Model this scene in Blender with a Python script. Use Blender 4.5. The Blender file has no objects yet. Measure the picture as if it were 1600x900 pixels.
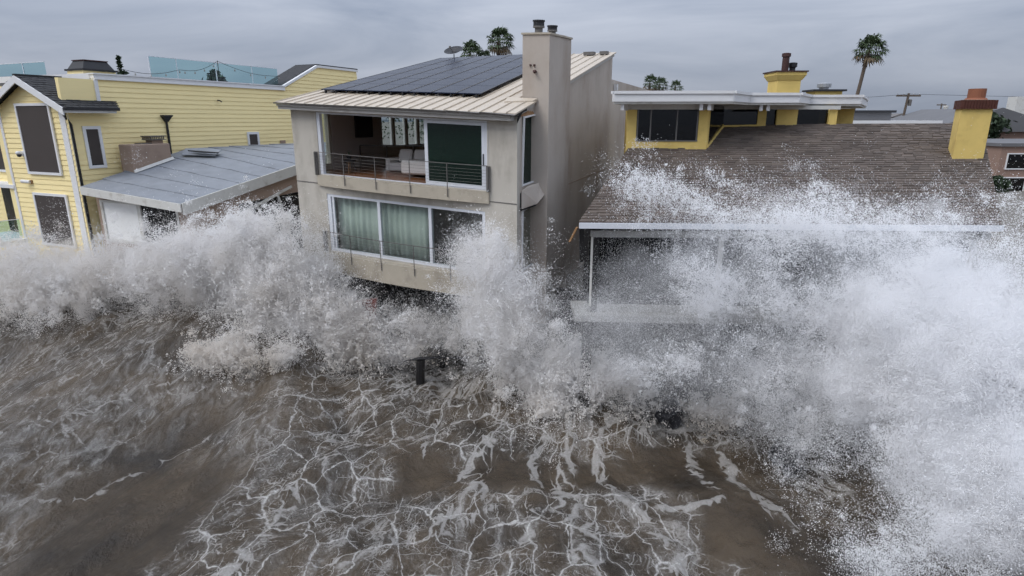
import bpy, bmesh, math, random
import numpy as np
from mathutils import Vector, Matrix

random.seed(7)
rng = np.random.default_rng(11)
R_ = math.radians
scene = bpy.context.scene
COL = scene.collection

# ------------------------------------------------------------------ camera, sky, sun, exposure
CAM_H, FPX, PITCH = 9.5, 950.0, R_(15.47)
cam_data = bpy.data.cameras.new("camera")
cam_data.sensor_width = 36.0
cam_data.lens = 36.0 * FPX / 1600.0
cam_data.clip_end = 6000.0
cam = bpy.data.objects.new("camera", cam_data)
cam.location = (0, 0, CAM_H)
cam.rotation_euler = (math.pi / 2 - PITCH, 0, 0)
COL.objects.link(cam)
scene.camera = cam

SUN_EL, SUN_AZ = R_(50), R_(238)          # azimuth clockwise from +Y: behind the camera, a little to its left
world = bpy.data.worlds.new("World")
scene.world = world
world.use_nodes = True
wn, wl = world.node_tree.nodes, world.node_tree.links
wn.clear()
w_out = wn.new("ShaderNodeOutputWorld")
sky = wn.new("ShaderNodeTexSky")
sky.sky_type = 'NISHITA'
sky.sun_disc = False
sky.sun_elevation = SUN_EL
sky.sun_rotation = SUN_AZ
sky.dust_density = 4.0
bg_sky = wn.new("ShaderNodeBackground")
bg_sky.inputs["Strength"].default_value = 0.08
wl.new(sky.outputs[0], bg_sky.inputs[0])
tc = wn.new("ShaderNodeTexCoord")
sep = wn.new("ShaderNodeSeparateXYZ")
wl.new(tc.outputs["Generated"], sep.inputs[0])
# overcast deck: brighter overhead than at the horizon, with soft cloud bands
mp = wn.new("ShaderNodeMapping")
mp.inputs["Scale"].default_value = (1.2, 1.2, 7.0)
mp.inputs["Rotation"].default_value = (0.05, 0.10, 0.3)
wl.new(tc.outputs["Generated"], mp.inputs[0])
nz = wn.new("ShaderNodeTexNoise")
nz.inputs["Scale"].default_value = 1.7
nz.inputs["Detail"].default_value = 7.0
nz.inputs["Roughness"].default_value = 0.55
nz.inputs["Distortion"].default_value = 0.5
wl.new(mp.outputs[0], nz.inputs["Vector"])
cr = wn.new("ShaderNodeValToRGB")
cr.color_ramp.elements[0].position = 0.30
cr.color_ramp.elements[0].color = (0.232, 0.272, 0.352, 1)
cr.color_ramp.elements[1].position = 0.72
cr.color_ramp.elements[1].color = (0.43, 0.464, 0.540, 1)
wl.new(nz.outputs["Fac"], cr.inputs[0])
grad = wn.new("ShaderNodeMapRange")
grad.inputs["From Min"].default_value = -0.02
grad.inputs["From Max"].default_value = 0.95
grad.inputs["To Min"].default_value = 0.78
grad.inputs["To Max"].default_value = 3.3
wl.new(sep.outputs["Z"], grad.inputs["Value"])
bg_cl = wn.new("ShaderNodeBackground")
wl.new(cr.outputs[0], bg_cl.inputs[0])
wl.new(grad.outputs[0], bg_cl.inputs[1])
mixw = wn.new("ShaderNodeMixShader")
mixw.inputs[0].default_value = 0.93
wl.new(bg_sky.outputs[0], mixw.inputs[1])
wl.new(bg_cl.outputs[0], mixw.inputs[2])
wl.new(mixw.outputs[0], w_out.inputs[0])

sun_data = bpy.data.lights.new("sun", 'SUN')
sun_data.energy = 1.4
sun_data.angle = R_(30)
sun_data.color = (1.0, 0.97, 0.93)
sun = bpy.data.objects.new("sun", sun_data)
sdir = Vector((math.sin(SUN_AZ) * math.cos(SUN_EL), math.cos(SUN_AZ) * math.cos(SUN_EL), math.sin(SUN_EL)))
sun.rotation_euler = sdir.to_track_quat('Z', 'Y').to_euler()
sun.location = sdir * 60
COL.objects.link(sun)

scene.view_settings.view_transform = 'Standard'
scene.view_settings.look = 'None'
scene.view_settings.exposure = 0.22
scene.view_settings.gamma = 1.0
scene.view_settings.use_curve_mapping = False
cy = scene.cycles
cy.max_bounces = 8
cy.diffuse_bounces = 4
cy.glossy_bounces = 3
cy.transmission_bounces = 4
cy.volume_bounces = 4
cy.volume_max_steps = 256
cy.transparent_max_bounces = 12
cy.caustics_reflective = False
cy.caustics_refractive = False
cy.use_denoising = True
cy.use_adaptive_sampling = True
cy.adaptive_threshold = 0.035

# ------------------------------------------------------------------ survey helpers (photo measurements -> places)
CP, SP = math.cos(PITCH), math.sin(PITCH)
def ray(u, v):
    x, y = (u - 800) / FPX, (450 - v) / FPX
    return np.array([x, CP + y * SP, -SP + y * CP])
def at_y(u, v, Y):
    d = ray(u, v)
    return np.array([0, 0, CAM_H]) + d * (Y / d[1])
def on_sea(u, v, z=0.0):
    d = ray(u, v)
    return np.array([0, 0, CAM_H]) + d * ((z - CAM_H) / d[2])

# ------------------------------------------------------------------ mesh helpers
WORLDSPACE = set()      # empties whose parts are given in world coordinates
class MB:
    def __init__(s, fn=None):
        s.v, s.f, s.fn = [], [], fn
    def add(s, vs, fs):
        b = len(s.v)
        s.v += [tuple(p) for p in vs]
        s.f += [tuple(b + i for i in f) for f in fs]
        return s
    def box(s, x0, x1, y0, y1, z0, z1):
        return s.hexa([(x0, y0, z0), (x1, y0, z0), (x1, y1, z0), (x0, y1, z0)],
                      [(x0, y0, z1), (x1, y0, z1), (x1, y1, z1), (x0, y1, z1)])
    def hexa(s, bot, top):
        n = len(bot)
        fs = [tuple(range(n - 1, -1, -1)), tuple(range(n, 2 * n))]
        fs += [(i, (i + 1) % n, n + (i + 1) % n, n + i) for i in range(n)]
        return s.add(list(bot) + list(top), fs)
    def prism(s, ring, vec):
        return s.hexa(ring, [(p[0] + vec[0], p[1] + vec[1], p[2] + vec[2]) for p in ring])
    def bar(s, a, b, w, h=None):
        h = h or w
        a, b = Vector(a), Vector(b)
        d = (b - a).normalized()
        up = Vector((0, 0, 1)) if abs(d.z) < 0.95 else Vector((0, 1, 0))
        sx = d.cross(up).normalized() * (w / 2)
        sy = sx.cross(d).normalized() * (h / 2)
        return s.hexa([a - sx - sy, a + sx - sy, a + sx + sy, a - sx + sy],
                      [b - sx - sy, b + sx - sy, b + sx + sy, b - sx + sy])
    def tube(s, pts, r, n=8, cap=True):
        pts = [Vector(p) for p in pts]
        rs = r if isinstance(r, (list, tuple)) else [r] * len(pts)
        vs, fs = [], []
        for i, p in enumerate(pts):
            d = (pts[min(i + 1, len(pts) - 1)] - pts[max(i - 1, 0)]).normalized()
            up = Vector((0, 0, 1)) if abs(d.z) < 0.9 else Vector((0, 1, 0))
            a = d.cross(up).normalized()
            b = a.cross(d).normalized()
            for k in range(n):
                t = 2 * math.pi * k / n
                vs.append(p + (a * math.cos(t) + b * math.sin(t)) * rs[i])
        for i in range(len(pts) - 1):
            for k in range(n):
                k2 = (k + 1) % n
                fs.append((i * n + k, i * n + k2, (i + 1) * n + k2, (i + 1) * n + k))
        if cap:
            fs.append(tuple(range(n - 1, -1, -1)))
            fs.append(tuple((len(pts) - 1) * n + k for k in range(n)))
        return s.add(vs, fs)
    def lathe(s, prof, n=12, c=(0, 0)):
        vs, fs = [], []
        for r, z in prof:
            for k in range(n):
                t = 2 * math.pi * k / n
                vs.append((c[0] + r * math.cos(t), c[1] + r * math.sin(t), z))
        for i in range(len(prof) - 1):
            for k in range(n):
                k2 = (k + 1) % n
                fs.append((i * n + k, i * n + k2, (i + 1) * n + k2, (i + 1) * n + k))
        fs.append(tuple(range(n - 1, -1, -1)))
        fs.append(tuple((len(prof) - 1) * n + k for k in range(n)))
        return s.add(vs, fs)
    def build(s, name, mat, parent=None, smooth=False, bevel=0.0):
        me = bpy.data.meshes.new(name)
        vs = [s.fn(*p) for p in s.v] if s.fn else s.v
        root = parent
        while root is not None and root.parent is not None:
            root = root.parent
        if root is not None and root.name in WORLDSPACE:
            o = root.location
            vs = [(p[0] - o[0], p[1] - o[1], p[2] - o[2]) for p in vs]
        me.from_pydata([tuple(map(float, p)) for p in vs], [], s.f)
        bm = bmesh.new()
        bm.from_mesh(me)
        bmesh.ops.recalc_face_normals(bm, faces=bm.faces)
        if bevel:
            bmesh.ops.bevel(bm, geom=list(bm.edges), offset=bevel, segments=1, affect='EDGES', clamp_overlap=True)
        bm.to_mesh(me)
        bm.free()
        if smooth:
            me.polygons.foreach_set("use_smooth", [True] * len(me.polygons))
        me.materials.append(mat)
        o = bpy.data.objects.new(name, me)
        COL.objects.link(o)
        if parent is not None:
            o.parent = parent
        return o

def tag(o, label=None, cat=None, group=None, kind=None):
    if label: o["label"] = label
    if cat: o["category"] = cat
    if group: o["group"] = group
    if kind: o["kind"] = kind
    return o

def empty(name, loc, rz=0.0, worldspace=False):
    o = bpy.data.objects.new(name, None)
    o.location = loc
    o.rotation_euler = (0, 0, rz)
    o.empty_display_size = 0.2
    if worldspace:
        WORLDSPACE.add(o.name)
    COL.objects.link(o)
    return o

# ------------------------------------------------------------------ materials
def new_mat(name):
    m = bpy.data.materials.new(name)
    m.use_nodes = True
    nt = m.node_tree
    return m, nt, nt.nodes["Principled BSDF"]

def mat(name, col, rough=0.7, var=0.12, scale=3.0, bump=0.0, bscale=40.0, metal=0.0, spec=0.4, stretch=(1, 1, 1), dirt=None, dscale=0.8, dlo=0.5, dhi=0.75):
    """Plain procedural surface: base colour with noise variation, optional second stain colour, optional fine relief."""
    m, nt, b = new_mat(name)
    n, l = nt.nodes, nt.links
    t = n.new("ShaderNodeTexCoord")
    mpn = n.new("ShaderNodeMapping")
    mpn.inputs["Scale"].default_value = stretch
    l.new(t.outputs["Object"], mpn.inputs[0])
    nzn = n.new("ShaderNodeTexNoise")
    nzn.inputs["Scale"].default_value = scale
    nzn.inputs["Detail"].default_value = 5
    l.new(mpn.outputs[0], nzn.inputs["Vector"])
    mx = n.new("ShaderNodeMix")
    mx.data_type = 'RGBA'
    mx.inputs[6].default_value = (*[c * (1 - var) for c in col], 1)
    mx.inputs[7].default_value = (*[min(1, c * (1 + var)) for c in col], 1)
    l.new(nzn.outputs["Fac"], mx.inputs[0])
    out = mx.outputs[2]
    if dirt:
        nd = n.new("ShaderNodeTexNoise")
        nd.inputs["Scale"].default_value = dscale
        nd.inputs["Detail"].default_value = 6
        nd.inputs["Roughness"].default_value = 0.65
        l.new(mpn.outputs[0], nd.inputs["Vector"])
        rp = n.new("ShaderNodeMapRange")
        rp.inputs["From Min"].default_value = dlo
        rp.inputs["From Max"].default_value = dhi
        l.new(nd.outputs["Fac"], rp.inputs["Value"])
        m2 = n.new("ShaderNodeMix")
        m2.data_type = 'RGBA'
        l.new(rp.outputs[0], m2.inputs[0])
        l.new(out, m2.inputs[6])
        m2.inputs[7].default_value = (*dirt, 1)
        out = m2.outputs[2]
    l.new(out, b.inputs["Base Color"])
    b.inputs["Roughness"].default_value = rough
    b.inputs["Metallic"].default_value = metal
    b.inputs["Specular IOR Level"].default_value = spec
    if bump:
        nb = n.new("ShaderNodeTexNoise")
        nb.inputs["Scale"].default_value = bscale
        nb.inputs["Detail"].default_value = 3
        l.new(t.outputs["Object"], nb.inputs["Vector"])
        bp = n.new("ShaderNodeBump")
        bp.inputs["Strength"].default_value = bump
        bp.inputs["Distance"].default_value = 0.01
        l.new(nb.outputs["Fac"], bp.inputs["Height"])
        l.new(bp.outputs[0], b.inputs["Normal"])
    return m

def glass_mat(name, tint, refl=1.0, rough=0.02, film=None):
    """Thin window glass: tinted see-through with mirror reflection by Fresnel."""
    m = bpy.data.materials.new(name)
    m.use_nodes = True
    n, l = m.node_tree.nodes, m.node_tree.links
    n.clear()
    o = n.new("ShaderNodeOutputMaterial")
    tr = n.new("ShaderNodeBsdfTransparent")
    tr.inputs[0].default_value = (*tint, 1)
    gl = n.new("ShaderNodeBsdfGlossy")
    gl.inputs["Roughness"].default_value = rough
    gl.inputs[0].default_value = (refl, refl, refl, 1)
    fr = n.new("ShaderNodeFresnel")
    ge = n.new("ShaderNodeNewGeometry")          # the same reflectance from either face of the pane
    io = n.new("ShaderNodeMapRange")
    io.inputs["To Min"].default_value = 1.45
    io.inputs["To Max"].default_value = 1 / 1.45
    l.new(ge.outputs["Backfacing"], io.inputs["Value"])
    l.new(io.outputs[0], fr.inputs[0])
    mx = n.new("ShaderNodeMixShader")
    l.new(fr.outputs[0], mx.inputs[0])
    if film:
        df = n.new("ShaderNodeBsdfDiffuse")
        df.inputs[0].default_value = (*film, 1)
        m0 = n.new("ShaderNodeMixShader")
        m0.inputs[0].default_value = 0.45
        l.new(tr.outputs[0], m0.inputs[1])
        l.new(df.outputs[0], m0.inputs[2])
        l.new(m0.outputs[0], mx.inputs[1])
    else:
        l.new(tr.outputs[0], mx.inputs[1])
    l.new(gl.outputs[0], mx.inputs[2])
    l.new(mx.outputs[0], o.inputs[0])
    return m

M = dict(
    stucco=mat("grey_stucco", (0.50, 0.465, 0.405), 0.9, 0.12, 1.6, 0.35, 60, stretch=(1, 1, 0.45), dirt=(0.27, 0.235, 0.19), dscale=1.1, dlo=0.46, dhi=0.80),
    stucco_side=mat("beige_stucco", (0.47, 0.415, 0.36), 0.9, 0.10, 2.2, 0.5, 45, stretch=(1, 1, 0.55), dirt=(0.29, 0.225, 0.175), dscale=0.55, dlo=0.44, dhi=0.78),
    band=mat("tan_concrete", (0.44, 0.39, 0.31), 0.85, 0.12, 2.5, 0.3, 50, dirt=(0.30, 0.26, 0.21), dscale=1.5),
    fascia=mat("grey_fascia_paint", (0.47, 0.45, 0.42), 0.6, 0.08, 3, 0.1, 30, dirt=(0.33, 0.30, 0.27), dscale=1.4, dlo=0.55),
    metal_roof=mat("tan_metal_roof", (0.50, 0.43, 0.34), 0.5, 0.08, 1.5, spec=0.5, dirt=(0.38, 0.30, 0.22), dscale=1.2, dlo=0.55, dhi=0.85),
    solar=None, white=mat("white_paint", (0.74, 0.74, 0.74), 0.5, 0.05, 4, dirt=(0.55, 0.54, 0.52), dscale=2.0, dlo=0.6, dhi=0.9),
    alu=mat("white_aluminium", (0.66, 0.68, 0.72), 0.4, 0.04, 5, spec=0.5),
    steel=mat("grey_steel", (0.17, 0.16, 0.15), 0.5, 0.15, 8, metal=0.4),
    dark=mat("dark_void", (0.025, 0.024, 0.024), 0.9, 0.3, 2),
    black=mat("black_metal", (0.022, 0.022, 0.024), 0.5, 0.2, 6),
    yellow=mat("pale_yellow_board", (0.93, 0.775, 0.40), 0.65, 0.07, 2.2, 0.08, 25, stretch=(0.3, 0.3, 2), dirt=(0.80, 0.64, 0.31), dscale=0.7, dlo=0.55, dhi=0.9),
    ystucco=mat("yellow_stucco", (0.76, 0.56, 0.18), 0.9, 0.10, 2.5, 0.5, 50, dirt=(0.60, 0.42, 0.13), dscale=1.4, dlo=0.52),
    screen=mat("brown_sun_screen", (0.058, 0.047, 0.042), 0.65, 0.06, 2),
    shing_dark=mat("black_shingle", (0.040, 0.040, 0.042), 0.9, 0.45, 7, 0.6, 60),
    shing_brown=None,
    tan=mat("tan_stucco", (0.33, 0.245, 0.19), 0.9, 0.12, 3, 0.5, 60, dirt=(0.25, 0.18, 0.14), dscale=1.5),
    rollroof=mat("grey_roll_roofing", (0.225, 0.240, 0.262), 0.75, 0.10, 2.0, 0.3, 90, dirt=(0.165, 0.175, 0.19), dscale=0.8, dlo=0.45, dhi=0.8),
    offwhite=mat("weathered_white_trim", (0.60, 0.59, 0.55), 0.7, 0.08, 4, 0.1, 30, dirt=(0.40, 0.37, 0.32), dscale=2.2, dlo=0.55),
    wood_floor=mat("wood_floor", (0.22, 0.095, 0.04), 0.25, 0.3, 3, stretch=(0.6, 6, 1), spec=0.6),
    taupe=mat("taupe_interior_wall", (0.46, 0.41, 0.38), 0.85, 0.06, 1),
    sofa=mat("white_upholstery", (0.68, 0.66, 0.63), 0.95, 0.06, 5, 0.4, 30),
    curtain=mat("green_curtain", (0.60, 0.65, 0.60), 0.9, 0.1, 3),
    blind=mat("pale_blind", (0.80, 0.80, 0.78), 0.8, 0.05, 2),
    slab=mat('wet_grey_concrete', (0.36, 0.355, 0.34), 0.6, 0.15, 2.5, 0.3, 30, dirt=(0.22, 0.21, 0.19), dscale=1.2, dlo=0.45),
    pile=mat("wet_black_timber", (0.014, 0.013, 0.013), 0.35, 0.4, 5, 0.6, 25),
    rock=mat("wet_dark_rock", (0.022, 0.022, 0.025), 0.3, 0.5, 4, 0.8, 14),
    brickcap=mat("dark_red_brick", (0.085, 0.028, 0.018), 0.8, 0.25, 6, 0.4, 40),
    terracotta=mat("terracotta", (0.24, 0.092, 0.050), 0.8, 0.12, 5),
    rustpipe=mat("rusty_flue", (0.060, 0.026, 0.022), 0.6, 0.3, 6),
    galv=mat("galvanised_metal", (0.40, 0.41, 0.42), 0.4, 0.15, 6, metal=0.6),
    mesh_vent=mat("grey_vent_metal", (0.16, 0.15, 0.14), 0.5, 0.2, 9, metal=0.4),
    wood=mat("raw_timber", (0.30, 0.17, 0.08), 0.8, 0.25, 8, stretch=(6, 1, 1)),
    frond=mat("palm_frond", (0.045, 0.070, 0.028), 0.7, 0.4, 1.5),
    skirt=mat("dead_palm_frond", (0.13, 0.095, 0.055), 0.9, 0.3, 2),
    trunk=mat("palm_trunk", (0.11, 0.085, 0.065), 0.9, 0.25, 3, 0.5, 20),
    leaf=mat("dark_leaf", (0.035, 0.055, 0.028), 0.8, 0.5, 1.2),
    pink=mat("salmon_brick_wall", (0.27, 0.18, 0.14), 0.9, 0.12, 6),
    land=mat("pale_ground", (0.17, 0.155, 0.135), 0.95, 0.2, 0.2),
    hill=mat("distant_hill", (0.07, 0.085, 0.105), 1.0, 0.2, 0.01),
    roofgrey=mat("grey_flat_roof", (0.14, 0.14, 0.145), 0.9, 0.15, 0.6),
    town=mat('far_town', (0.15, 0.14, 0.135), 0.9, 0.75, 0.08),
    cable=mat("dark_cable", (0.03, 0.03, 0.03), 0.6, 0.1, 3),
    bulb=mat("bulb_glass", (0.25, 0.24, 0.22), 0.2, 0.1, 9),
    glass_clear=glass_mat("window_glass", (0.80, 0.84, 0.83)),
    glass_green=glass_mat("green_tinted_glass", (0.16, 0.30, 0.235), 0.8, 0.03, (0.010, 0.032, 0.022)),
    glass_dark=glass_mat("dark_window_glass", (0.20, 0.21, 0.23)),
    glass_teal=glass_mat("teal_balustrade_glass", (0.72, 0.86, 0.875)),
    glass_mid=glass_mat("mid_window_glass", (0.87, 0.90, 0.885)),
    red=mat("red_painted_board", (0.16, 0.030, 0.022), 0.7, 0.2, 5),
)
# solar cell panels: near-black glass with fine cell lines
def solar_mat():
    m, nt, b = new_mat("solar_cells")
    n, l = nt.nodes, nt.links
    t = n.new("ShaderNodeTexCoord")
    br = n.new("ShaderNodeTexBrick")
    br.offset = 0.0
    br.inputs["Color1"].default_value = (0.012, 0.016, 0.032, 1)
    br.inputs["Color2"].default_value = (0.015, 0.020, 0.038, 1)
    br.inputs["Mortar"].default_value = (0.045, 0.048, 0.055, 1)
    br.inputs["Scale"].default_value = 1.0
    br.inputs["Mortar Size"].default_value = 0.004
    br.inputs["Brick Width"].default_value = 0.17
    br.inputs["Row Height"].default_value = 0.17
    l.new(t.outputs["Object"], br.inputs["Vector"])
    l.new(br.outputs[0], b.inputs["Base Color"])
    b.inputs["Roughness"].default_value = 0.25
    b.inputs["Specular IOR Level"].default_value = 0.14
    b.inputs["IOR"].default_value = 1.3
    return m
M["solar"] = solar_mat()
def shingle_mat():
    m, nt, b = new_mat("brown_shingle")
    n, l = nt.nodes, nt.links
    g = n.new("ShaderNodeNewGeometry")
    nz1 = n.new("ShaderNodeTexNoise")
    nz1.inputs["Scale"].default_value = 0.5
    nz1.inputs["Detail"].default_value = 6
    t = n.new("ShaderNodeTexCoord")
    l.new(t.outputs["Object"], nz1.inputs["Vector"])
    r = n.new("ShaderNodeValToRGB")
    r.color_ramp.elements[0].color = (0.048, 0.039, 0.034, 1)
    r.color_ramp.elements[1].color = (0.180, 0.145, 0.122, 1)
    ad = n.new("ShaderNodeMath")
    ad.operation = 'MULTIPLY_ADD'
    ad.inputs[1].default_value = 0.38
    l.new(g.outputs["Random Per Island"], ad.inputs[0])
    ml = n.new("ShaderNodeMath")
    ml.operation = 'MULTIPLY'
    ml.inputs[1].default_value = 0.62
    l.new(nz1.outputs["Fac"], ml.inputs[0])
    l.new(ml.outputs[0], ad.inputs[2])
    l.new(ad.outputs[0], r.inputs[0])
    l.new(r.outputs[0], b.inputs["Base Color"])
    b.inputs["Roughness"].default_value = 0.85
    b.inputs["Specular IOR Level"].default_value = 0.25
    return m
M["shing_brown"] = shingle_mat()

# ================================================================== THE SETTING: land behind the sea wall
LAND_Z = 3.0
AZ = 23.6                                   # lot lines run 23.6 degrees to the right of the view
def frame_pt(o, x, y, z=0.0, az=AZ):
    a = R_(az)
    return (o[0] + math.cos(a) * x + math.sin(a) * y, o[1] - math.sin(a) * x + math.cos(a) * y, z)
front = [(-420, 200), (-80, 58), (-20.5, 31.6), (-7, 26.6), (1.2, 23.2), (5, 21.2), (14, 20.2), (60, 17), (420, 5)]
lb = MB()
ring = [(x, y, LAND_Z) for x, y in front] + [(2600, 5, LAND_Z), (2600, 3000, LAND_Z), (-2600, 3000, LAND_Z), (-2600, 200, LAND_Z)]
lb.add(ring, [tuple(range(len(ring)))])
tag(lb.build("ground", M["land"]), kind="structure")
sw = MB()
for (a, b) in zip(front[1:-1], front[2:-1]):
    n = 1
    sw.hexa([(a[0], a[1] - .25, -3), (b[0], b[1] - .25, -3), (b[0], b[1], -3), (a[0], a[1], -3)],
            [(a[0], a[1] - .25, 3.2), (b[0], b[1] - .25, 3.2), (b[0], b[1], 3.2), (a[0], a[1], 3.2)])
tag(sw.build("sea_wall", M["pile"]), "dark wet sea wall running under the beachfront houses", "sea wall")
hb = MB()
hx = np.linspace(-1500, 2400, 60)
hv = []
for i, x in enumerate(hx):
    h = 11 + 9 * max(0, math.sin(x * 0.004 + 0.4)) + 3 * math.sin(x * 0.021) + 3 * math.sin(x * .05)
    hv += [(x, 1900, 2), (x, 2050, max(6, h))]
hb.add(hv, [(2 * i, 2 * i + 2, 2 * i + 3, 2 * i + 1) for i in range(len(hx) - 1)])
hb.add([(x, 2051 + 250 * k, (max(6, hv[2 * i + 1][2]) if k == 0 else 2)) for i, x in enumerate(hx) for k in (0, 1)],
       [(2 * i, 2 * i + 1, 2 * i + 3, 2 * i + 2) for i in range(len(hx) - 1)])
tag(hb.build("hills", M["hill"], smooth=True), kind="structure")

# ================================================================== GREY STUCCO HOUSE (its seaward right corner has sunk)
GO = (-8.5, 24.3)
gh = empty("stucco_house", (GO[0], GO[1], 0), -R_(AZ))
tag(gh, "three-level grey stucco house with solar roof and open balcony above the waves", "house")
GW, GD = 9.46, 11.7
def sag(x, y, z):
    k = max(0.0, 1 - max(y, 0) / GD)
    return (x, y, z - 0.045 * x * k)
def roof_z(y): return 10.16 + 0.205 * y
def G(): return MB(sag)
T = 0.2
fw = G()
for x0, x1, z0, z1 in ((0, GW, 9.84, 10.12), (0, 1.2, 7.53, 9.84), (8.36, GW, 7.53, 9.84), (0, GW, 6.8, 7.53),
                       (0, 1.42, 4.55, 6.8), (8.26, GW, 4.55, 6.8), (0, GW, 3.75, 4.55)):
    n = max(1, int((x1 - x0) / 1.6))
    for i in range(n):
        fw.box(x0 + (x1 - x0) * i / n, x0 + (x1 - x0) * (i + 1) / n, 0, T, z0, z1)
fw.build("front_wall", M["stucco"], gh)
# thin reveal joint lines at the storey break
G().box(0, 1.12, -0.012, 0, 7.16, 7.19).build("control_joint", M["steel"], gh)
G().box(8.42, GW, -0.012, 0, 7.16, 7.19).build("control_joint", M["steel"], gh)
G().box(8.40, 8.42, -0.010, 0, 7.25, 9.86).build("control_joint", M["fascia"], gh)
# side walls with a roof-line top
def side_col(mb, x0, x1, y0, y1, z0, z1=None):
    t0, t1 = (roof_z(y0) - .05, roof_z(y1) - .05) if z1 is None else (z1, z1)
    mb.hexa([(x0, y0, z0), (x1, y0, z0), (x1, y1, z0), (x0, y1, z0)], [(x0, y0, t0), (x1, y0, t0), (x1, y1, t1), (x0, y1, t1)])
rw = G()
xr0, xr1 = GW - T, GW
side_col(rw, xr0, xr1, T, .42, 3.75)
side_col(rw, xr0, xr1, .42, 1.55, 10.02)
side_col(rw, xr0, xr1, .42, 1.55, 6.92, 7.72)
side_col(rw, xr0, xr1, .42, 1.55, 3.75, 4.72)
side_col(rw, xr0, xr1, 1.55, 1.9, 3.75)
for k in range(5):
    side_col(rw, xr0, xr1, 1.9 + k * 1.96, 1.9 + (k + 1) * 1.96, 2.5)
rw.build("side_wall", M["stucco_side"], gh)
G().box(GW, GW + .012, 3.75, GD, 7.15, 7.17).build("control_joint", M["tan"], gh)
lw = G()
side_col(lw, 0, T, T, 1.5, 3.75)
side_col(lw, 0, T, 1.5, 1.86, 3.75, 7.75)
side_col(lw, 0, T, 1.5, 1.86, 9.85)
side_col(lw, 0, T, 1.86, 5.6, 3.75)
wy = [5.6, 6.5, 6.68, 7.62, 7.8, 8.7, 8.88, 9.8]
for i in range(0, 8, 2):
    side_col(lw, 0, T, wy[i], wy[i + 1], 3.75, 8.25)
    side_col(lw, 0, T, wy[i], wy[i + 1], 9.95)
    if i < 6:
        side_col(lw, 0, T, wy[i + 1], wy[i + 2], 3.75)
side_col(lw, 0, T, 9.8, GD, 3.75)
lw.build("side_wall", M["stucco"], gh)
G().hexa([(T, GD - T, 2.5), (GW - T, GD - T, 2.5), (GW - T, GD, 2.5), (T, GD, 2.5)],
         [(T, GD - T, 12.45), (GW - T, GD - T, 12.45), (GW - T, GD, 12.45), (T, GD, 12.45)]).build("rear_wall", M["stucco_side"], gh)
# left window of the living room
for i in range(0, 8, 2):
    w = G().box(.08, .10, wy[i], wy[i + 1], 8.25, 9.95).build("window", M["glass_clear"], gh)
    f = G()
    f.box(.04, .16, wy[i], wy[i] + .06, 8.25, 9.95); f.box(.04, .16, wy[i + 1] - .06, wy[i + 1], 8.25, 9.95)
    f.box(.04, .16, wy[i] + .06, wy[i + 1] - .06, 8.25, 8.31); f.box(.04, .16, wy[i] + .06, wy[i + 1] - .06, 9.89, 9.95)
    f.build("window_frame", M["white"], w)
G().box(.08, .10, 1.5, 1.86, 7.75, 9.85).build("window", M["glass_clear"], gh)
# floors, ceilings, inner walls
G().box(T, GW - T, T, GD - T, 7.28, 7.50).build("upper_floor", M["wood_floor"], gh)
cl = G()
cl.hexa([(T, T, 9.93), (GW - T, T, 9.93), (GW - T, GD - T, 9.99), (T, GD - T, 9.99)], [(T, T, 10.0), (GW - T, T, 10.0), (GW - T, GD - T, 10.06), (T, GD - T, 10.06)])
cl.build("ceiling", M["white"], gh)
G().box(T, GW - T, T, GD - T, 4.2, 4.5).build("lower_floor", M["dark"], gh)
G().box(5.2, 5.35, 6.0, GD - T, 7.5, 9.93).build("partition_wall", M["taupe"], gh)
G().box(T, .26, 1.95, 5.5, 7.5, 9.9).build("wall_lining", M["taupe"], gh)
G().box(5.35, GW - T, 6.0, 6.15, 7.5, 9.93).build("partition_wall", M["taupe"], gh)
G().box(T, GW - T, 3.4, 3.5, 4.5, 7.28).build("partition_wall", M["taupe"], gh)
# bowed concrete bands carrying the balcony ledges
def bow_band(x0, x1, z0, z1, out, name, m):
    mb, n = G(), 14
    for i in range(n):
        t0, t1 = i / n, (i + 1) / n
        a, b = x0 + (x1 - x0) * t0, x0 + (x1 - x0) * t1
        ya, yb = -.08 - out * math.sin(math.pi * t0) ** .8, -.08 - out * math.sin(math.pi * t1) ** .8
        mb.hexa([(a, ya, z0), (b, yb, z0), (b, -.001, z0), (a, -.001, z0)], [(a, ya, z1), (b, yb, z1), (b, -.001, z1), (a, -.001, z1)])
    return mb.build(name, m, gh)
bow_band(1.1, 8.44, 7.10, 7.50, .26, "balcony_band", M["band"])
bow_band(1.15, 8.5, 3.72, 4.48, .34, "balcony_band", M["band"])
# upper opening: frame, one sliding panel
fr = G()
fr.box(1.2, 1.34, .02, .17, 7.5, 9.84); fr.box(8.28, 8.36, .02, .17, 7.5, 9.84)
fr.box(1.34, 8.28, .02, .17, 9.78, 9.84); fr.box(1.34, 8.28, .02, .17, 7.5, 7.55)
fr.build("door_frame", M["alu"], gh)
sp = G()
sp.box(5.9, 6.03, .03, .09, 7.56, 9.77); sp.box(8.14, 8.27, .03, .09, 7.56, 9.77)
sp.box(6.03, 8.14, .03, .09, 7.56, 7.68); sp.box(6.03, 8.14, .03, .09, 9.67, 9.77)
so = sp.build("sliding_door", M["alu"], gh)
G().box(6.03, 8.14, .055, .065, 7.68, 9.67).build("pane", M["glass_green"], so)
G().box(8.19, 8.22, .0, .03, 8.35, 8.75).build("handle", M["black"], so)
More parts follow.
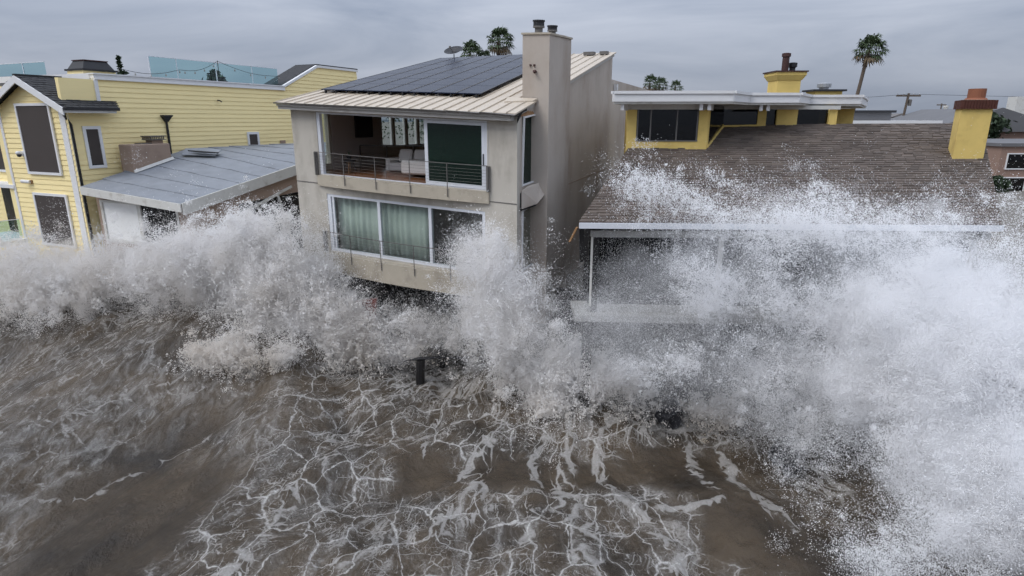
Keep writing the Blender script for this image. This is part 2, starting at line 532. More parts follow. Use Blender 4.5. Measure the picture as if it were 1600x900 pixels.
# lower windows
f2 = G()
f2.box(1.42, 1.58, .02, .16, 4.55, 6.8); f2.box(8.14, 8.26, .02, .16, 4.55, 6.8)
f2.box(1.58, 8.14, .02, .16, 6.70, 6.8); f2.box(1.58, 8.14, .02, .16, 4.55, 4.66)
f2.box(1.64, 1.72, .03, .1, 4.66, 6.70)
f2.box(3.74, 3.86, .02, .16, 4.66, 6.70); f2.box(5.96, 6.08, .02, .16, 4.66, 6.70)
f2.build("window_frame", M["alu"], gh)
for a, b in ((1.72, 3.74), (3.86, 5.96), (6.08, 8.14)):
    G().box(a, b, .07, .08, 4.66, 6.70).build("pane", M["glass_mid"], gh)
def curtain(x0, x1, y, z0, z1, m, ph):
    mb, n = G(), int((x1 - x0) / .035)
    vs = []
    for i in range(n + 1):
        x = x0 + (x1 - x0) * i / n
        yy = y + .06 * math.sin(x * 24 + ph) * (.6 + .4 * math.sin(x * 3 + ph)) + .035 * math.sin(x * 8.3 + ph * 2)
        vs += [(x, yy, z0), (x + .02 * math.sin(x * 5), yy + .01, z1)]
    mb.add(vs, [(2 * i, 2 * i + 2, 2 * i + 3, 2 * i + 1) for i in range(n)])
    o = mb.build("curtain", m, gh, smooth=True)
    md = o.modifiers.new("cloth", 'SOLIDIFY'); md.thickness = .006
    return o
curtain(1.6, 3.8, .33, 4.52, 6.75, M["curtain"], 0.3)
curtain(3.82, 5.75, .33, 4.52, 6.75, M["curtain"], 1.7)
# side windows, bent frames
for z0, z1, lean in ((7.72, 10.02, .07), (4.72, 6.92, .03)):
    w = G().box(GW - .10, GW - .09, .42, 1.55, z0, z1).build("pane", M["glass_green"] if z0 > 7 else M["glass_mid"], gh)
    f = G()
    f.bar((GW + .0, .44, z0), (GW + lean, .42, z1), .06); f.bar((GW, 1.52, z0), (GW + lean * .6, 1.50, z1 + .02), .06)
    f.bar((GW + lean, .46, z1 - .03), (GW + lean * .6, 1.48, z1 + .02), .05); f.bar((GW, .46, z0 + .03), (GW, 1.48, z0 + .03), .05)
    f.build("window_frame", M["white"], gh)
# torn render between the side windows
fl = G()
ringp = [(GW + .04, .26, 6.96), (GW + .34, .95, 7.06), (GW + .42, 1.58, 7.34), (GW + .20, 1.66, 7.70), (GW + .02, .85, 7.66), (GW + .01, .32, 7.56)]
fl.prism(ringp, (.035, -.025, .03))
G().prism([(p[0] - .012, p[1] - .05, p[2] - .05) for p in ringp], (.01, 0, .01)).build("torn_backing", M["dark"], gh)
fl.build("loose_render_panel", M["stucco_side"], gh)
G().bar((GW + .10, 1.5, 7.78), (GW + .30, 2.0, 7.86), .035).build("bent_trim", M["white"], gh)
jag = G()
for i in range(9):
    y = .25 + i * .13
    jag.hexa([(GW + .004, y, 10.02), (GW + .03, y, 10.02), (GW + .03, y + .14, 10.02), (GW + .004, y + .14, 10.02)],
             [(GW + .004, y, 10.10 + .16 * random.random()), (GW + .02, y, 10.10 + .1 * random.random()), (GW + .02, y + .14, 10.08 + .12 * random.random()), (GW + .004, y + .14, 10.1 + .12 * random.random())])
jag.build("split_framing", M["wood"], gh)
G().prism([(GW + .005, -.02, 9.80), (GW + .06, -.05, 9.88), (GW + .06, .30, 10.12), (GW + .005, .36, 10.16)], (.02, -.05, .12)).build("torn_corner", M["dark"], gh)
# roof sheet with standing seams
rf = G()
nx, x0, x1 = 8, -.32, GW + .12
for i in range(nx):
    a, b = x0 + (x1 - x0) * i / nx, x0 + (x1 - x0) * (i + 1) / nx
    for j in range(5):
        ya, yb = -.42 + j * 2.47, -.42 + (j + 1) * 2.47
        rf.hexa([(a, ya, roof_z(ya)), (b, ya, roof_z(ya)), (b, yb, roof_z(yb)), (a, yb, roof_z(yb))],
                [(a, ya, roof_z(ya) + .05), (b, ya, roof_z(ya) + .05), (b, yb, roof_z(yb) + .05), (a, yb, roof_z(yb) + .05)])
ro = rf.build("roof", M["metal_roof"], gh)
for i in range(22):
    x = -.28 + i * .455
    s_ = G()
    for j in range(5):
        ya, yb = -.44 + j * 2.47, -.44 + (j + 1) * 2.47
        s_.hexa([(x - .025, ya, roof_z(ya) + .05), (x + .025, ya, roof_z(ya) + .05), (x + .025, yb, roof_z(yb) + .05), (x - .025, yb, roof_z(yb) + .05)],
                [(x - .012, ya, roof_z(ya) + .092), (x + .012, ya, roof_z(ya) + .092), (x + .012, yb, roof_z(yb) + .092), (x - .012, yb, roof_z(yb) + .092)])
    s_.build("standing_seam", M["metal_roof"], ro)
# fascia, gutter, rake trim
fa = G()
for i in range(6):
    a, b = -.28 + i * 1.61, -.28 + (i + 1) * 1.61
    fa.box(a, b, -.34, -.02, 9.88, 10.0)
    fa.box(a, b, -.42, -.02, 10.0, 10.065)
fa.build("fascia", M["fascia"], gh)
gt = G()
for i in range(8):
    a, b = -.34 + i * 1.24, -.34 + (i + 1) * 1.24
    dz = 0 if i < 5 else -.02 * (i - 4)
    gt.hexa([(a, -.50, 10.075), (b, -.50, 10.075 + dz * .6), (b, -.425, 10.08 + dz * .6), (a, -.425, 10.08)],
            [(a, -.52, 10.125), (b, -.52, 10.125 + dz), (b, -.425, 10.125 + dz * .5), (a, -.425, 10.125)])
gt.build("gutter", M["steel"], gh)
G().hexa([(GW - 1.2, -.36, 10.07), (GW + .10, -.36, 10.03), (GW + .10, .6, 10.2), (GW - 1.2, -.05, 10.07)],
         [(GW - 1.2, -.36, 10.08), (GW + .10, -.36, 10.10), (GW + .10, .6, 10.28), (GW - 1.2, -.05, 10.08)]).build("dark_roof_gap", M["dark"], gh)  # near-black wedge: shade of the gap under the torn roof edge, put in as colour
for ya, yb in ((.0, 1.44), (3.76, 11.9)):
    G().hexa([(GW, ya, roof_z(ya) - .14), (GW + .03, ya, roof_z(ya) - .14), (GW + .03, yb, roof_z(yb) - .14), (GW, yb, roof_z(yb) - .14)],
             [(GW, ya, roof_z(ya)), (GW + .03, ya, roof_z(ya)), (GW + .03, yb, roof_z(yb)), (GW, yb, roof_z(yb))]).build("rake_trim", M["fascia"], gh)
# solar panels
pw, ph_ = 1.0, 1.365
for r in range(7):
    for c in range(7):
        xa, ya = .2 + c * (pw + .028), 1.6 + r * (ph_ + .028)
        if xa + pw > 7.8:
            continue
        mb = G()
        xb, yb = xa + pw, ya + ph_
        za, zb = roof_z(ya) + .17, roof_z(yb) + .17
        mb.hexa([(xa, ya, za), (xb, ya, za), (xb, yb, zb), (xa, yb, zb)], [(xa, ya, za + .035), (xb, ya, za + .035), (xb, yb, zb + .035), (xa, yb, zb + .035)])
        p = mb.build("solar_panel", M["solar"], gh)
        fb = G()
        for qa, qb, qc, qd in ((xa, xa + .018, ya, yb), (xb - .018, xb, ya, yb)):
            z0_, z1_ = za + (qc - ya) * .205 + .036, za + (qd - ya) * .205 + .036
            fb.hexa([(qa, qc, z0_), (qb, qc, z0_), (qb, qd, z1_), (qa, qd, z1_)], [(qa, qc, z0_ + .008), (qb, qc, z0_ + .008), (qb, qd, z1_ + .008), (qa, qd, z1_ + .008)])
        fb.build("frame", M["mesh_vent"], p)
# panel mounts along the front edge
for c in range(14):
    xa = .4 + c * .52
    G().box(xa, xa + .05, 1.56, 1.66, roof_z(1.6) + .05, roof_z(1.6) + .17).build("panel_mount", M["black"], gh)
# chimney
cx0, cx1, cy0, cy1 = 9.03, 10.0, 1.46, 3.74
co = G().box(cx0, cx1, cy0, cy1, 2.5, 12.62).build("chimney", M["stucco_side"], gh)
G().box(cx0 - .04, cx1 + .04, cy0 - .04, cy1 + .04, 12.62, 12.68).build("chimney_cap", M["band"], co)
for (fx, fy, h, r) in ((9.42, 1.95, .34, .19), (9.62, 2.75, .24, .17)):
    mb = G().lathe([(r * .72, 12.68), (r * .72, 12.68 + h * .55), (r * 1.05, 12.68 + h * .55), (r * 1.05, 12.72 + h * .6)], 12, (fx, fy))
    q = mb.build("flue", M["mesh_vent"], co)
    G().lathe([(r, 12.72 + h * .6), (r, 12.72 + h), (r * 1.12, 12.72 + h), (r * 1.12, 12.77 + h)], 12, (fx, fy)).build("spark_screen", M["black"], q)
G().box(9.3, 9.9, 3.1, 3.5, 12.68, 12.73).build("flue_lid", M["white"], co)
lk = G().tube([(9.52, cy0 - .02, 11.45), (9.52, cy0 - .16, 11.45), (9.56, cy0 - .18, 11.42)], .05, 8)
for bx_ in (9.30, 9.44):
    G().box(bx_, bx_ + .06, cy0 - .05, cy0, 11.62, 11.68).build("bolt", M["rustpipe"], co)
lk.build("wall_bracket", M["rustpipe"], co)
G().prism([(8.55, 1.0, roof_z(1.0) + .06), (9.5, 1.25, roof_z(1.25) + .06), (9.62, 1.42, roof_z(1.4) + .1), (8.5, 1.42, roof_z(1.4) + .12)], (0, 0, .035)).build("lifted_flashing", M["metal_roof"], gh)
# rooftop vents along the back edge
for k, (vx, vw) in enumerate(((8.2, .5), (9.0, .35))):
    G().box(vx, vx + vw, 11.0, 11.4, roof_z(11.2) + .05, roof_z(11.2) + .2).build("roof_vent", M["mesh_vent"], gh)
# underside, piles
for px_ in (1.0, 3.5, 6.0, 8.6):
    for py_ in (.6, 4.5):
        G().box(px_ - .15, px_ + .15, py_ - .15, py_ + .15, -2.5, 4.2).build("pile", M["pile"], gh)
G().box(T, GW - T, .5, .6, 3.3, 3.75).build("floor_beam", M["pile"], gh)
# the lower wing behind, carrying on the same side wall
G().hexa([(9.0, GD + .02, 2.5), (9.44, GD + .02, 2.5), (9.44, 26, 2.5), (9.0, 26, 2.5)], [(9.0, GD + .02, 11.4), (9.44, GD + .02, 11.4), (9.44, 26, 11.2), (9.0, 26, 11.2)]).build("rear_wing_wall", M["stucco_side"], gh)
G().box(9.46, 9.62, 12.2, 12.42, 10.9, 11.2).build("gutter_head", M["white"], gh)

# balcony railings: posts fixed to the ledge, top rail, cables
def balcony_rail(name, label, z0, x0, x1, out, zt):
    e = empty(name, (GO[0], GO[1], 0), -R_(AZ))
    tag(e, label, "railing", "balcony railings on the grey stucco house")
    n = 6
    pts = []
    for i in range(n):
        t = i / (n - 1)
        x = x0 + (x1 - x0) * t
        y = -.10 - out * math.sin(math.pi * t) ** .8
        pts.append((x, y))
        w = .045 if i in (0, n - 1) else .024
        zb = z0 + .0 if i in (0, n - 1) else z0 - .28
        G().box(x - w / 2, x + w / 2, y - .025, y + .0, zb, zt).build("post", M["steel"], e)
    for i in (0, n - 1):
        x = pts[i][0]
        G().box(x - .06, x + .06, pts[i][1] + .005, -.004, z0, zt).build("end_panel", M["steel"], e)
    t_ = G()
    fine = [(x0 + (x1 - x0) * k / 24, -.105 - out * math.sin(math.pi * k / 24) ** .8) for k in range(25)]
    for a, b in zip(fine[:-1], fine[1:]):
        t_.bar((a[0], a[1], zt + .015), (b[0], b[1], zt + .015), .034, .024)
    t_.build("top_rail", M["steel"], e)
    for q in range(7):
        zz = z0 + .08 + q * (zt - z0 - .1) / 7
        c_ = G()
        c_.tube([(p[0], p[1] - .005, zz) for p in fine], .0035, 4)
        c_.build("cable", M["steel"], e)
    return e
balcony_rail("balcony_railing", "grey cable railing in front of the open upper living room", 7.50, 1.08, 8.42, .26, 8.36)
balcony_rail("balcony_railing", "grey cable railing in front of the green curtains", 4.48, 1.2, 8.46, .34, 5.32)

# furniture seen through the open side
def gthing(name, x, y, z, label, cat):
    sz = sag(x, y, z)[2]
    p = frame_pt(GO, x, y, sz)
    e = empty(name, p, -R_(AZ))
    return tag(e, label, cat)
e = gthing("sofa", 3.7, 2.4, 7.5, "white sofa with loose cushions inside the open upper floor", "sofa")
MB().box(-.95, 1.5, -.1, .85, .1, .44).build("seat_base", M["sofa"], e, bevel=.05)
MB().box(-.95, 1.5, .62, .9, .44, .80).build("backrest", M["sofa"], e, bevel=.07)
MB().box(-1.12, -.9, -.1, .9, .08, .62).build("armrest", M["sofa"], e, bevel=.06)
MB().box(.3, 1.5, -1.1, -.12, .1, .62).build("chaise_end", M["sofa"], e, bevel=.06)
for cx in (-.45, .25, .95):
    MB().prism([(cx - .3, .30, .46), (cx + .3, .30, .46), (cx + .3, .46, .46), (cx - .3, .46, .46)], (0, .16, .5)).build("cushion", M["sofa"], e, bevel=.06)
e = gthing("side_table", 1.62, 1.25, 7.5, "small dark round side table with splayed legs by the railing", "side table")
MB().lathe([(.24, .46), (.27, .48), (.27, .52), (.24, .53)], 16).build("table_top", M["black"], e)
for k in range(4):
    a = k * math.pi / 2 + .5
    MB().tube([(.14 * math.cos(a), .14 * math.sin(a), .46), (.25 * math.cos(a), .25 * math.sin(a), 0)], [.022, .014], 6).build("leg", M["wood"] if k % 2 else M["black"], e)
e = gthing("potted_plant", 1.62, 1.25, 8.031, "small spiky potted plant on the dark side table", "plant")
MB().lathe([(.07, 0), (.1, .12), (.09, .13)], 12).build("pot", M["black"], e)
lf = MB()
for k in range(12):
    a = k * 2.399; t = .05 + .16 * random.random()
    tip = (t * math.cos(a), t * math.sin(a), .3 + .14 * random.random())
    lf.add([(-.02 * math.sin(a), .02 * math.cos(a), .12), (.02 * math.sin(a), -.02 * math.cos(a), .12), tip], [(0, 1, 2)])
lf.build("leaves", M["leaf"], e)
e = gthing("wall_screen", .27, 4.1, 8.75, "black flat screen hung on the living room wall", "screen")
MB().box(.0, .06, -.62, .62, 0, 1.05).build("panel", M["black"], e, bevel=.01)
MB().box(.06, .064, -.58, .58, .04, 1.01).build("display", M["dark"], e)
e = gthing("stair_railing", 1.0, 3.6, 7.5, "dark stair railing inside the upper living room", "railing")
MB().bar((-.6, 0, .95), (3.1, .9, .95), .06).build("top_rail", M["steel"], e)
for k in range(4):
    MB().bar((-.6 + k * 1.2, k * .29, 0), (-.6 + k * 1.2, k * .29, .93), .04).build("post", M["steel"], e)
for q in range(5):
    MB().tube([(-.6, 0, .15 + q * .15), (3.1, .9, .15 + q * .15)], .006, 4).build("cable", M["steel"], e)

# satellite dish on the ridge
dp = frame_pt(GO, 1.05, 11.2, roof_z(11.2) + .05)
e = tag(empty("satellite_dish", dp, -R_(AZ)), "grey satellite dish standing on the back edge of the solar roof", "satellite dish")
MB().tube([(0, 0, 0), (0, 0, .32)], .03, 8).build("mast", M["galv"], e)
db = MB()
prof = [(.02, 0), (.2, .02), (.38, .07), (.52, .13)]
vs, fs = [], []
for r, z in prof:
    for k in range(24):
        t = 2 * math.pi * k / 24
        p = Vector((r * math.cos(t), z, r * .8 * math.sin(t)))
        p = Matrix.Rotation(R_(-58), 3, 'X') @ Vector((p.x, -p.y, p.z))
        vs.append((p.x, p.y, p.z + .42))
for i in range(3):
    for k in range(24):
        fs.append((i * 24 + k, i * 24 + (k + 1) % 24, (i + 1) * 24 + (k + 1) % 24, (i + 1) * 24 + k))
db.add(vs, fs)
do = db.build("dish", M["black"], e, smooth=True)
do.modifiers.new("shell", 'SOLIDIFY').thickness = .012
MB().tube([(0, -.05, .36), (0, -.4, .62)], .014, 6).build("feed_arm", M["steel"], e)
MB().box(-.04, .04, -.46, -.38, .58, .68).build("feed_horn", M["steel"], e)

# ================================================================== YELLOW CLAPBOARD HOUSE
YO = (-18.9, 26.7)
yh = empty("clapboard_house", (YO[0], YO[1], 0), -R_(AZ))
tag(yh, "pale yellow clapboard house with a steep gabled bay and roof deck", "house")
PIT = 0.222
side_wall = MB().box(-.2, 0, 0, 20.0, 2.5, 11.2).build("side_wall", M["yellow"], yh)
MB().box(-5.1, -.2, .0, .2, 2.5, 10.0).build("front_wall", M["yellow"], yh)
MB().box(-11, -5.1, .9, 1.1, 2.5, 11.0).build("front_wall", M["yellow"], yh)
MB().box(-11, -.2, 1.5, 19.8, 11.0, 11.2).build("roof_deck", M["roofgrey"], yh)
def board_x(y0, y1, z, parent, h=PIT, ya=None, yb=None):
    """Lap board on the wall facing the neighbour; ya, yb trim the top edge."""
    ya = y0 if ya is None else ya
    yb = y1 if yb is None else yb
    MB().add([(.0, y0, z), (.036, y0, z), (.036, y1, z), (.0, y1, z), (.0, ya, z + h), (.010, ya, z + h), (.010, yb, z + h), (.0, yb, z + h)],
             [(0, 1, 2, 3), (4, 7, 6, 5), (0, 4, 5, 1), (1, 5, 6, 2), (2, 6, 7, 3), (3, 7, 4, 0)]).build("board", M["yellow"], parent)
def board_y(x0, x1, z, parent, y=0.0, h=PIT, xa=None, xb=None):
    xa = x0 if xa is None else xa
    xb = x1 if xb is None else xb
    MB().add([(x0, y, z), (x0, y - .036, z), (x1, y - .036, z), (x1, y, z), (xa, y, z + h), (xa, y - .010, z + h), (xb, y - .010, z + h), (xb, y, z + h)],
             [(0, 3, 2, 1), (4, 5, 6, 7), (0, 1, 5, 4), (1, 2, 6, 5), (2, 3, 7, 6), (3, 0, 4, 7)]).build("board", M["yellow"], parent)
z = 3.6
while z < 11.15:
    if z + PIT <= 10.05:
        board_x(.1, 20.0, z, side_wall)
    else:
        board_x(1.62, 20.0, z, side_wall, min(PIT, 11.2 - z))
    z += PIT
GPX, GPZ, GEZ, GHW = -2.24, 11.25, 10.02, 2.66      # gable peak, eave height, half width
fwall = MB().add([(GPX - GHW + .1, .0, 9.9), (GPX + GHW - .1, 0, 9.9), (GPX, 0, GPZ - .12), (GPX - GHW + .1, .2, 9.9), (GPX + GHW - .1, .2, 9.9), (GPX, .2, GPZ - .12)],
                 [(0, 1, 2), (3, 5, 4), (0, 2, 5, 3), (1, 4, 5, 2), (0, 3, 4, 1)]).build("gable_wall", M["yellow"], yh)
z = 3.6
sl = (GPZ - GEZ) / GHW
while z < 11.0:
    def hw(zz): return min(2.42, max(.02, (GPZ - .12 - zz) / sl))
    board_y(GPX - hw(z), GPX + hw(z), z, fwall, 0, PIT, GPX - hw(z + PIT), GPX + hw(z + PIT))
    z += PIT
z = 3.6
while z < 9.6:
    board_y(-11, -5.12, z, fwall, .9)
    z += PIT
# white corner boards
MB().box(-.02, .06, -.06, .10, 3.4, 10.02).build("corner_board", M["white"], yh)
MB().box(-.30, -.02, -.06, .0, 3.4, 10.02).build("corner_board", M["white"], yh)
MB().box(.0, .06, 1.46, 1.62, 10.3, 11.2).build("corner_board", M["white"], yh)
MB().box(-4.66, -4.50, -.06, .0, 3.4, 10.0).build("corner_board", M["white"], yh)
# steep gable roof over the bay: decks, shingles, white rake boards
def gable_roof(parent):
    for sgn in (-1, 1):
        mb = MB()
        a, b = GPX, GPX + sgn * (GHW + .22)
        za, zb = GPZ, GPZ - sl * (GHW + .22)
        mb.hexa([(a, -.38, za), (b, -.38, zb), (b, 1.9, zb), (a, 3.4, za)], [(a, -.38, za + .07), (b, -.38, zb + .07), (b, 1.9, zb + .07), (a, 3.4, za + .07)])
        rd = mb.build("roof", M["shing_dark"], parent)
        sh = MB()
        n = 14
        for i in range(n):
            t0, t1 = i / n, (i + 1) / n
            for j in range(13):
                y0 = -.40 + j * .29 + (.145 if i % 2 else 0)
                y1 = y0 + .27 + random.uniform(-.02, .015)
                ymax = 3.4 - 1.5 * t0
                if y0 > ymax: continue
                y1 = min(y1, ymax)
                lift = .028 + random.random() * .022
                p = lambda t, y, h: (a + (b - a) * t, y, za + (zb - za) * t + .07 + h)
                sh.hexa([p(t0, y0, .002), p(t0, y1, .002), p(t1 + .01, y1, .002), p(t1 + .01, y0, .002)],
                        [p(t0, y0, .01), p(t0, y1, .01), p(t1 + .01, y1, lift), p(t1 + .01, y0, lift)])
        so_ = sh.build("shingles", M["shing_dark"], rd)
        so_["kind"] = "stuff"
        rk = MB()
        rk.hexa([(a, -.43, za - .24), (b, -.43, zb - .24), (b, -.385, zb - .24), (a, -.385, za - .24)], [(a, -.43, za + .06), (b, -.43, zb + .06), (b, -.385, zb + .06), (a, -.385, za + .06)])
        rk.build("rake_board", M["white"], rd)
        ev = MB().box(min(b, b - sgn * .05), max(b, b - sgn * .05), -.36, 1.85, zb - .14, zb + .05)
        ev.build("eave_board", M["white"], rd)
        MB().box(min(b + sgn * .005, b + sgn * .11), max(b + sgn * .005, b + sgn * .11), -.42, 1.95, zb - .04, zb + .06).build("gutter", M["black"], rd)
    MB().box(GPX - .09, GPX + .09, -.41, 3.4, GPZ + .06, GPZ + .13).build("ridge_cap", M["shing_dark"], parent)
gable_roof(yh)
# windows with dark sun screens
def screen_win(x0, x1, z0, z1, y=-.04, name="window"):
    w = MB().box(x0, x1, y - .04, y, z0, z1).build(name, M["screen"], yh)
    f = MB()
    t = .11
    f.box(x0 - t, x0, y - .07, y, z0 - t, z1 + t); f.box(x1, x1 + t, y - .07, y, z0 - t, z1 + t)
    f.box(x0, x1, y - .07, y, z1, z1 + t); f.box(x0, x1, y - .07, y, z0 - t, z0)
    f.build("window_frame", M["white"], w)
    return w
screen_win(-3.12, -.92, 7.25, 10.08)
screen_win(-3.12, -.92, 4.0, 6.2)
screen_win(-7.2, -5.25, 7.15, 9.0, .86)
def side_win(y0, y1, z0, z1, m):
    w = MB().box(.02, .045, y0, y1, z0, z1).build("window", m, yh)
    f = MB(); t = .13
    f.box(.02, .085, y0 - t, y0, z0 - t, z1 + t); f.box(.02, .085, y1, y1 + t, z0 - t, z1 + t)
    f.box(.02, .085, y0, y1, z1, z1 + t); f.box(.02, .085, y0, y1, z0 - t, z0)
    f.build("window_frame", M["white"], w)
    MB().box(.045, .06, y0, y1, z0, z0 + .05).build("sash_rail", M["black"], w)
side_win(.72, 1.25, 7.55, 9.1, M["screen"])
side_win(9.75, 10.35, 8.05, 8.7, M["screen"])
# lower-left recessed balcony
MB().box(-7.6, -4.55, -.1, .9, 6.42, 6.58).build("balcony_soffit", M["white"], yh)
MB().box(-6.1, -5.1, .80, .9, 4.1, 6.3).build("balcony_door", M["black"], yh)
MB().box(-7.4, -6.3, .80, .9, 4.1, 6.3).build("balcony_door", M["glass_dark"], yh)
MB().box(-7.6, -4.55, -1.2, .9, 3.85, 4.05).build("balcony_floor", M["white"], yh)
# main parapet, cornice and rear gable
pc = MB()
pc.box(-.22, .10, 1.50, 12.9, 11.2, 11.26); pc.box(-.24, .07, 1.48, 12.9, 11.26, 11.42); pc.box(-.26, .12, 1.44, 12.9, 11.42, 11.47)
pc.box(-11, -.26, 1.48, 1.72, 11.2, 11.47)
pc.build("parapet_cornice", M["white"], yh)
MB().box(-6, -.05, 1.52, 1.6, 9.6, 11.2).build("parapet_wall", M["yellow"], yh)
gz = [(12.9, 11.2), (20.0, 11.2), (20.0, 12.72), (15.9, 12.72), (12.95, 11.35)]
rg = MB().prism([(-.2, y, z_) for y, z_ in gz], (.2, 0, 0)).build("rear_gable_wall", M["yellow"], yh)
z = 11.22
while z < 12.5:
    ya = 12.95 + (z - 11.35) * 2.15 if z > 11.35 else 12.9
    yb = 12.95 + (z + PIT - 11.35) * 2.15
    board_x(ya, 20.0, z, rg, min(PIT, 12.7 - z), yb, 20.0)
    z += PIT
tr = MB()
tr.hexa([(-.1, 12.85, 11.36), (.09, 12.85, 11.36), (.09, 15.9, 12.70), (-.1, 15.9, 12.70)], [(-.1, 12.85, 11.5), (.09, 12.85, 11.5), (.09, 15.9, 12.86), (-.1, 15.9, 12.86)])
tr.box(-.1, .09, 15.9, 20.1, 12.72, 12.86)
tr.build("rake_board", M["white"], rg)
MB().hexa([(-1.7, 12.9, 11.5), (-.1, 12.9, 11.5), (-.1, 15.9, 12.84), (-1.7, 15.9, 12.84)], [(-1.7, 12.9, 11.56), (-.1, 12.9, 11.56), (-.1, 15.9, 12.92), (-1.7, 15.9, 12.92)]).build("rear_roof", M["shing_dark"], yh)
MB().box(-1.7, .05, 15.9, 20.1, 12.862, 12.93).build("rear_roof_edge", M["black"], yh)
# downpipes
MB().tube([(.10, -.12, 9.95), (.10, -.10, 9.7), (.085, .14, 9.3), (.085, .14, 3.5)], .05, 8).build("downpipe", M["black"], yh)
lh = MB().hexa([(.03, 4.58, 9.4), (.13, 4.58, 9.4), (.13, 4.74, 9.4), (.03, 4.74, 9.4)], [(.03, 4.42, 9.66), (.26, 4.42, 9.66), (.26, 4.9, 9.66), (.03, 4.9, 9.66)])
lh.box(.03, .28, 4.40, 4.92, 9.66, 9.72)
lo = lh.build("rain_head", M["black"], yh)
MB().tube([(.08, 4.66, 9.4), (.08, 4.66, 7.6)], .055, 8).build("downpipe", M["black"], lo)
MB().box(.03, .10, 12.1, 12.5, 8.12, 8.3).build("wall_vent", M["tan"], yh)
MB().tube([(.03, 7.9, 10.5), (.2, 7.9, 10.48), (.24, 7.98, 10.42)], .035, 6).build("hose_bracket", M["black"], yh)

# chimney hood on the deck
hp = frame_pt(YO, -1.5, 2.45, 11.2)
e = tag(empty("chimney_hood", hp, -R_(AZ)), "low dark flared chimney hood on the yellow house's roof deck", "chimney hood")
MB().box(-.55, .55, -.75, .75, 0, .42).build("base", M["yellow"], e)
MB().hexa([(-.62, -.82, .42), (.62, -.82, .42), (.62, .82, .42), (-.62, .82, .42)], [(-.62, -.82, .5), (.62, -.82, .5), (.62, .82, .5), (-.62, .82, .5)]).build("tray", M["black"], e)
MB().hexa([(-.55, -.72, .5), (.55, -.72, .5), (.55, .72, .5), (-.55, .72, .5)], [(-.38, -.52, .86), (.38, -.52, .86), (.38, .52, .86), (-.38, .52, .86)]).build("hood", M["black"], e)
MB().box(-.42, .42, -.56, .56, .86, .90).build("cap", M["rustpipe"], e)

# roof-deck balustrade of teal glass
def balustrade(name, label, pts, z0, z1, posts=True):
    p0 = frame_pt(YO, pts[0][0], pts[0][1], z0)
    e = tag(empty(name, p0, -R_(AZ)), label, "balustrade", "glass balustrades on the yellow house")
    ox, oy = pts[0]
    for i, (a, b) in enumerate(zip(pts[:-1], pts[1:])):
        d = Vector((b[0] - a[0], b[1] - a[1], 0)).normalized() * .015
        nrm = Vector((-d.y, d.x, 0)) * .5
        q = [Vector((a[0] - ox, a[1] - oy, .06)) + d, Vector((b[0] - ox, b[1] - oy, .06)) - d]
        MB().hexa([q[0] - nrm, q[1] - nrm, q[1] + nrm, q[0] + nrm], [v + Vector((0, 0, z1 - z0 - .08)) for v in (q[0] - nrm, q[1] - nrm, q[1] + nrm, q[0] + nrm)]).build("glass_panel", M["glass_teal"], e)
        MB().bar((a[0] - ox, a[1] - oy, z1 - z0), (b[0] - ox, b[1] - oy, z1 - z0), .035, .03).build("top_rail", M["alu"], e)
        if posts:
            MB().box(a[0] - ox - .02, a[0] - ox + .02, a[1] - oy - .02, a[1] - oy + .02, 0, z1 - z0).build("post", M["alu"], e)
    return e
balustrade("glass_balustrade", "long teal glass balustrade along the yellow house's roof deck", [(-.6, 4.7), (-.6, 6.2), (-.6, 8.6), (-.6, 11.1), (-.6, 13.1)], 11.21, 12.47)
balustrade("glass_balustrade", "teal glass balustrade on the deck behind the gable peak", [(-10.8, 1.9), (-8.2, 1.9), (-5.6, 1.9), (-3.9, 1.9)], 11.47, 12.1)
balustrade("glass_balustrade", "white-framed glass balcony balustrade beside the breaking wave", [(-7.5, -1.15), (-6.1, -1.15), (-4.75, -1.15), (-4.62, -.12)], 4.06, 5.0)
# string lights
sp0 = frame_pt(YO, -.3, 2.9, 11.47)
e = tag(empty("string_lights", sp0, -R_(AZ)), "string of festoon bulbs sagging along the yellow roof deck", "string lights")
cord = []
anch = [(0, 0, .3), (0, 3.2, .45), (0, 5.6, 1.05), (.0, 10.0, .55)]
for a, b in zip(anch[:-1], anch[1:]):
    for k in range(9):
        t = k / 8
        cord.append((a[0] + (b[0] - a[0]) * t, a[1] + (b[1] - a[1]) * t, a[2] + (b[2] - a[2]) * t - .22 * math.sin(math.pi * t)))
MB().tube(cord, .012, 5).build("cord", M["cable"], e)
for k, p in enumerate(cord):
    if k % 2 == 0:
        MB().lathe([(.012, p[2] - .04), (.035, p[2] - .10), (.035, p[2] - .14), (.008, p[2] - .17)], 6, (p[0], p[1])).build("bulb", M["bulb"], e)
MB().tube([(0, 5.6, -.25), (0, 5.6, 1.08)], .018, 6).build("pole", M["black"], e)
# security cameras on the bay
cp = frame_pt(YO, -3.42, -.03, 7.95)
e = tag(empty("dome_camera", cp, -R_(AZ)), "white dome security camera beside the tall screened window", "security camera")
MB().box(-.09, .09, -.02, .0, -.02, .2).build("wall_plate", M["white"], e)
MB().lathe([(.11, .06), (.13, .12), (.10, .18), (.02, .2)], 14, (0, -.17)).build("housing", M["white"], e, smooth=True)
MB().lathe([(.02, -.07), (.08, -.04), (.105, .06)], 14, (0, -.17)).build("dome", M["black"], e, smooth=True)
cp = frame_pt(YO, -3.45, -.03, 6.78)
e = tag(empty("bullet_camera", cp, -R_(AZ)), "white bullet security camera under the tall screened window", "security camera")
MB().box(.16, .32, -.04, 0, -.08, .08).build("wall_plate", M["wood"], e)
MB().tube([(.24, -.08, 0), (-.16, -.2, .03)], .075, 10).build("housing", M["white"], e)
MB().tube([(-.16, -.2, .03), (-.17, -.203, .031)], .05, 10).build("lens", M["black"], e)

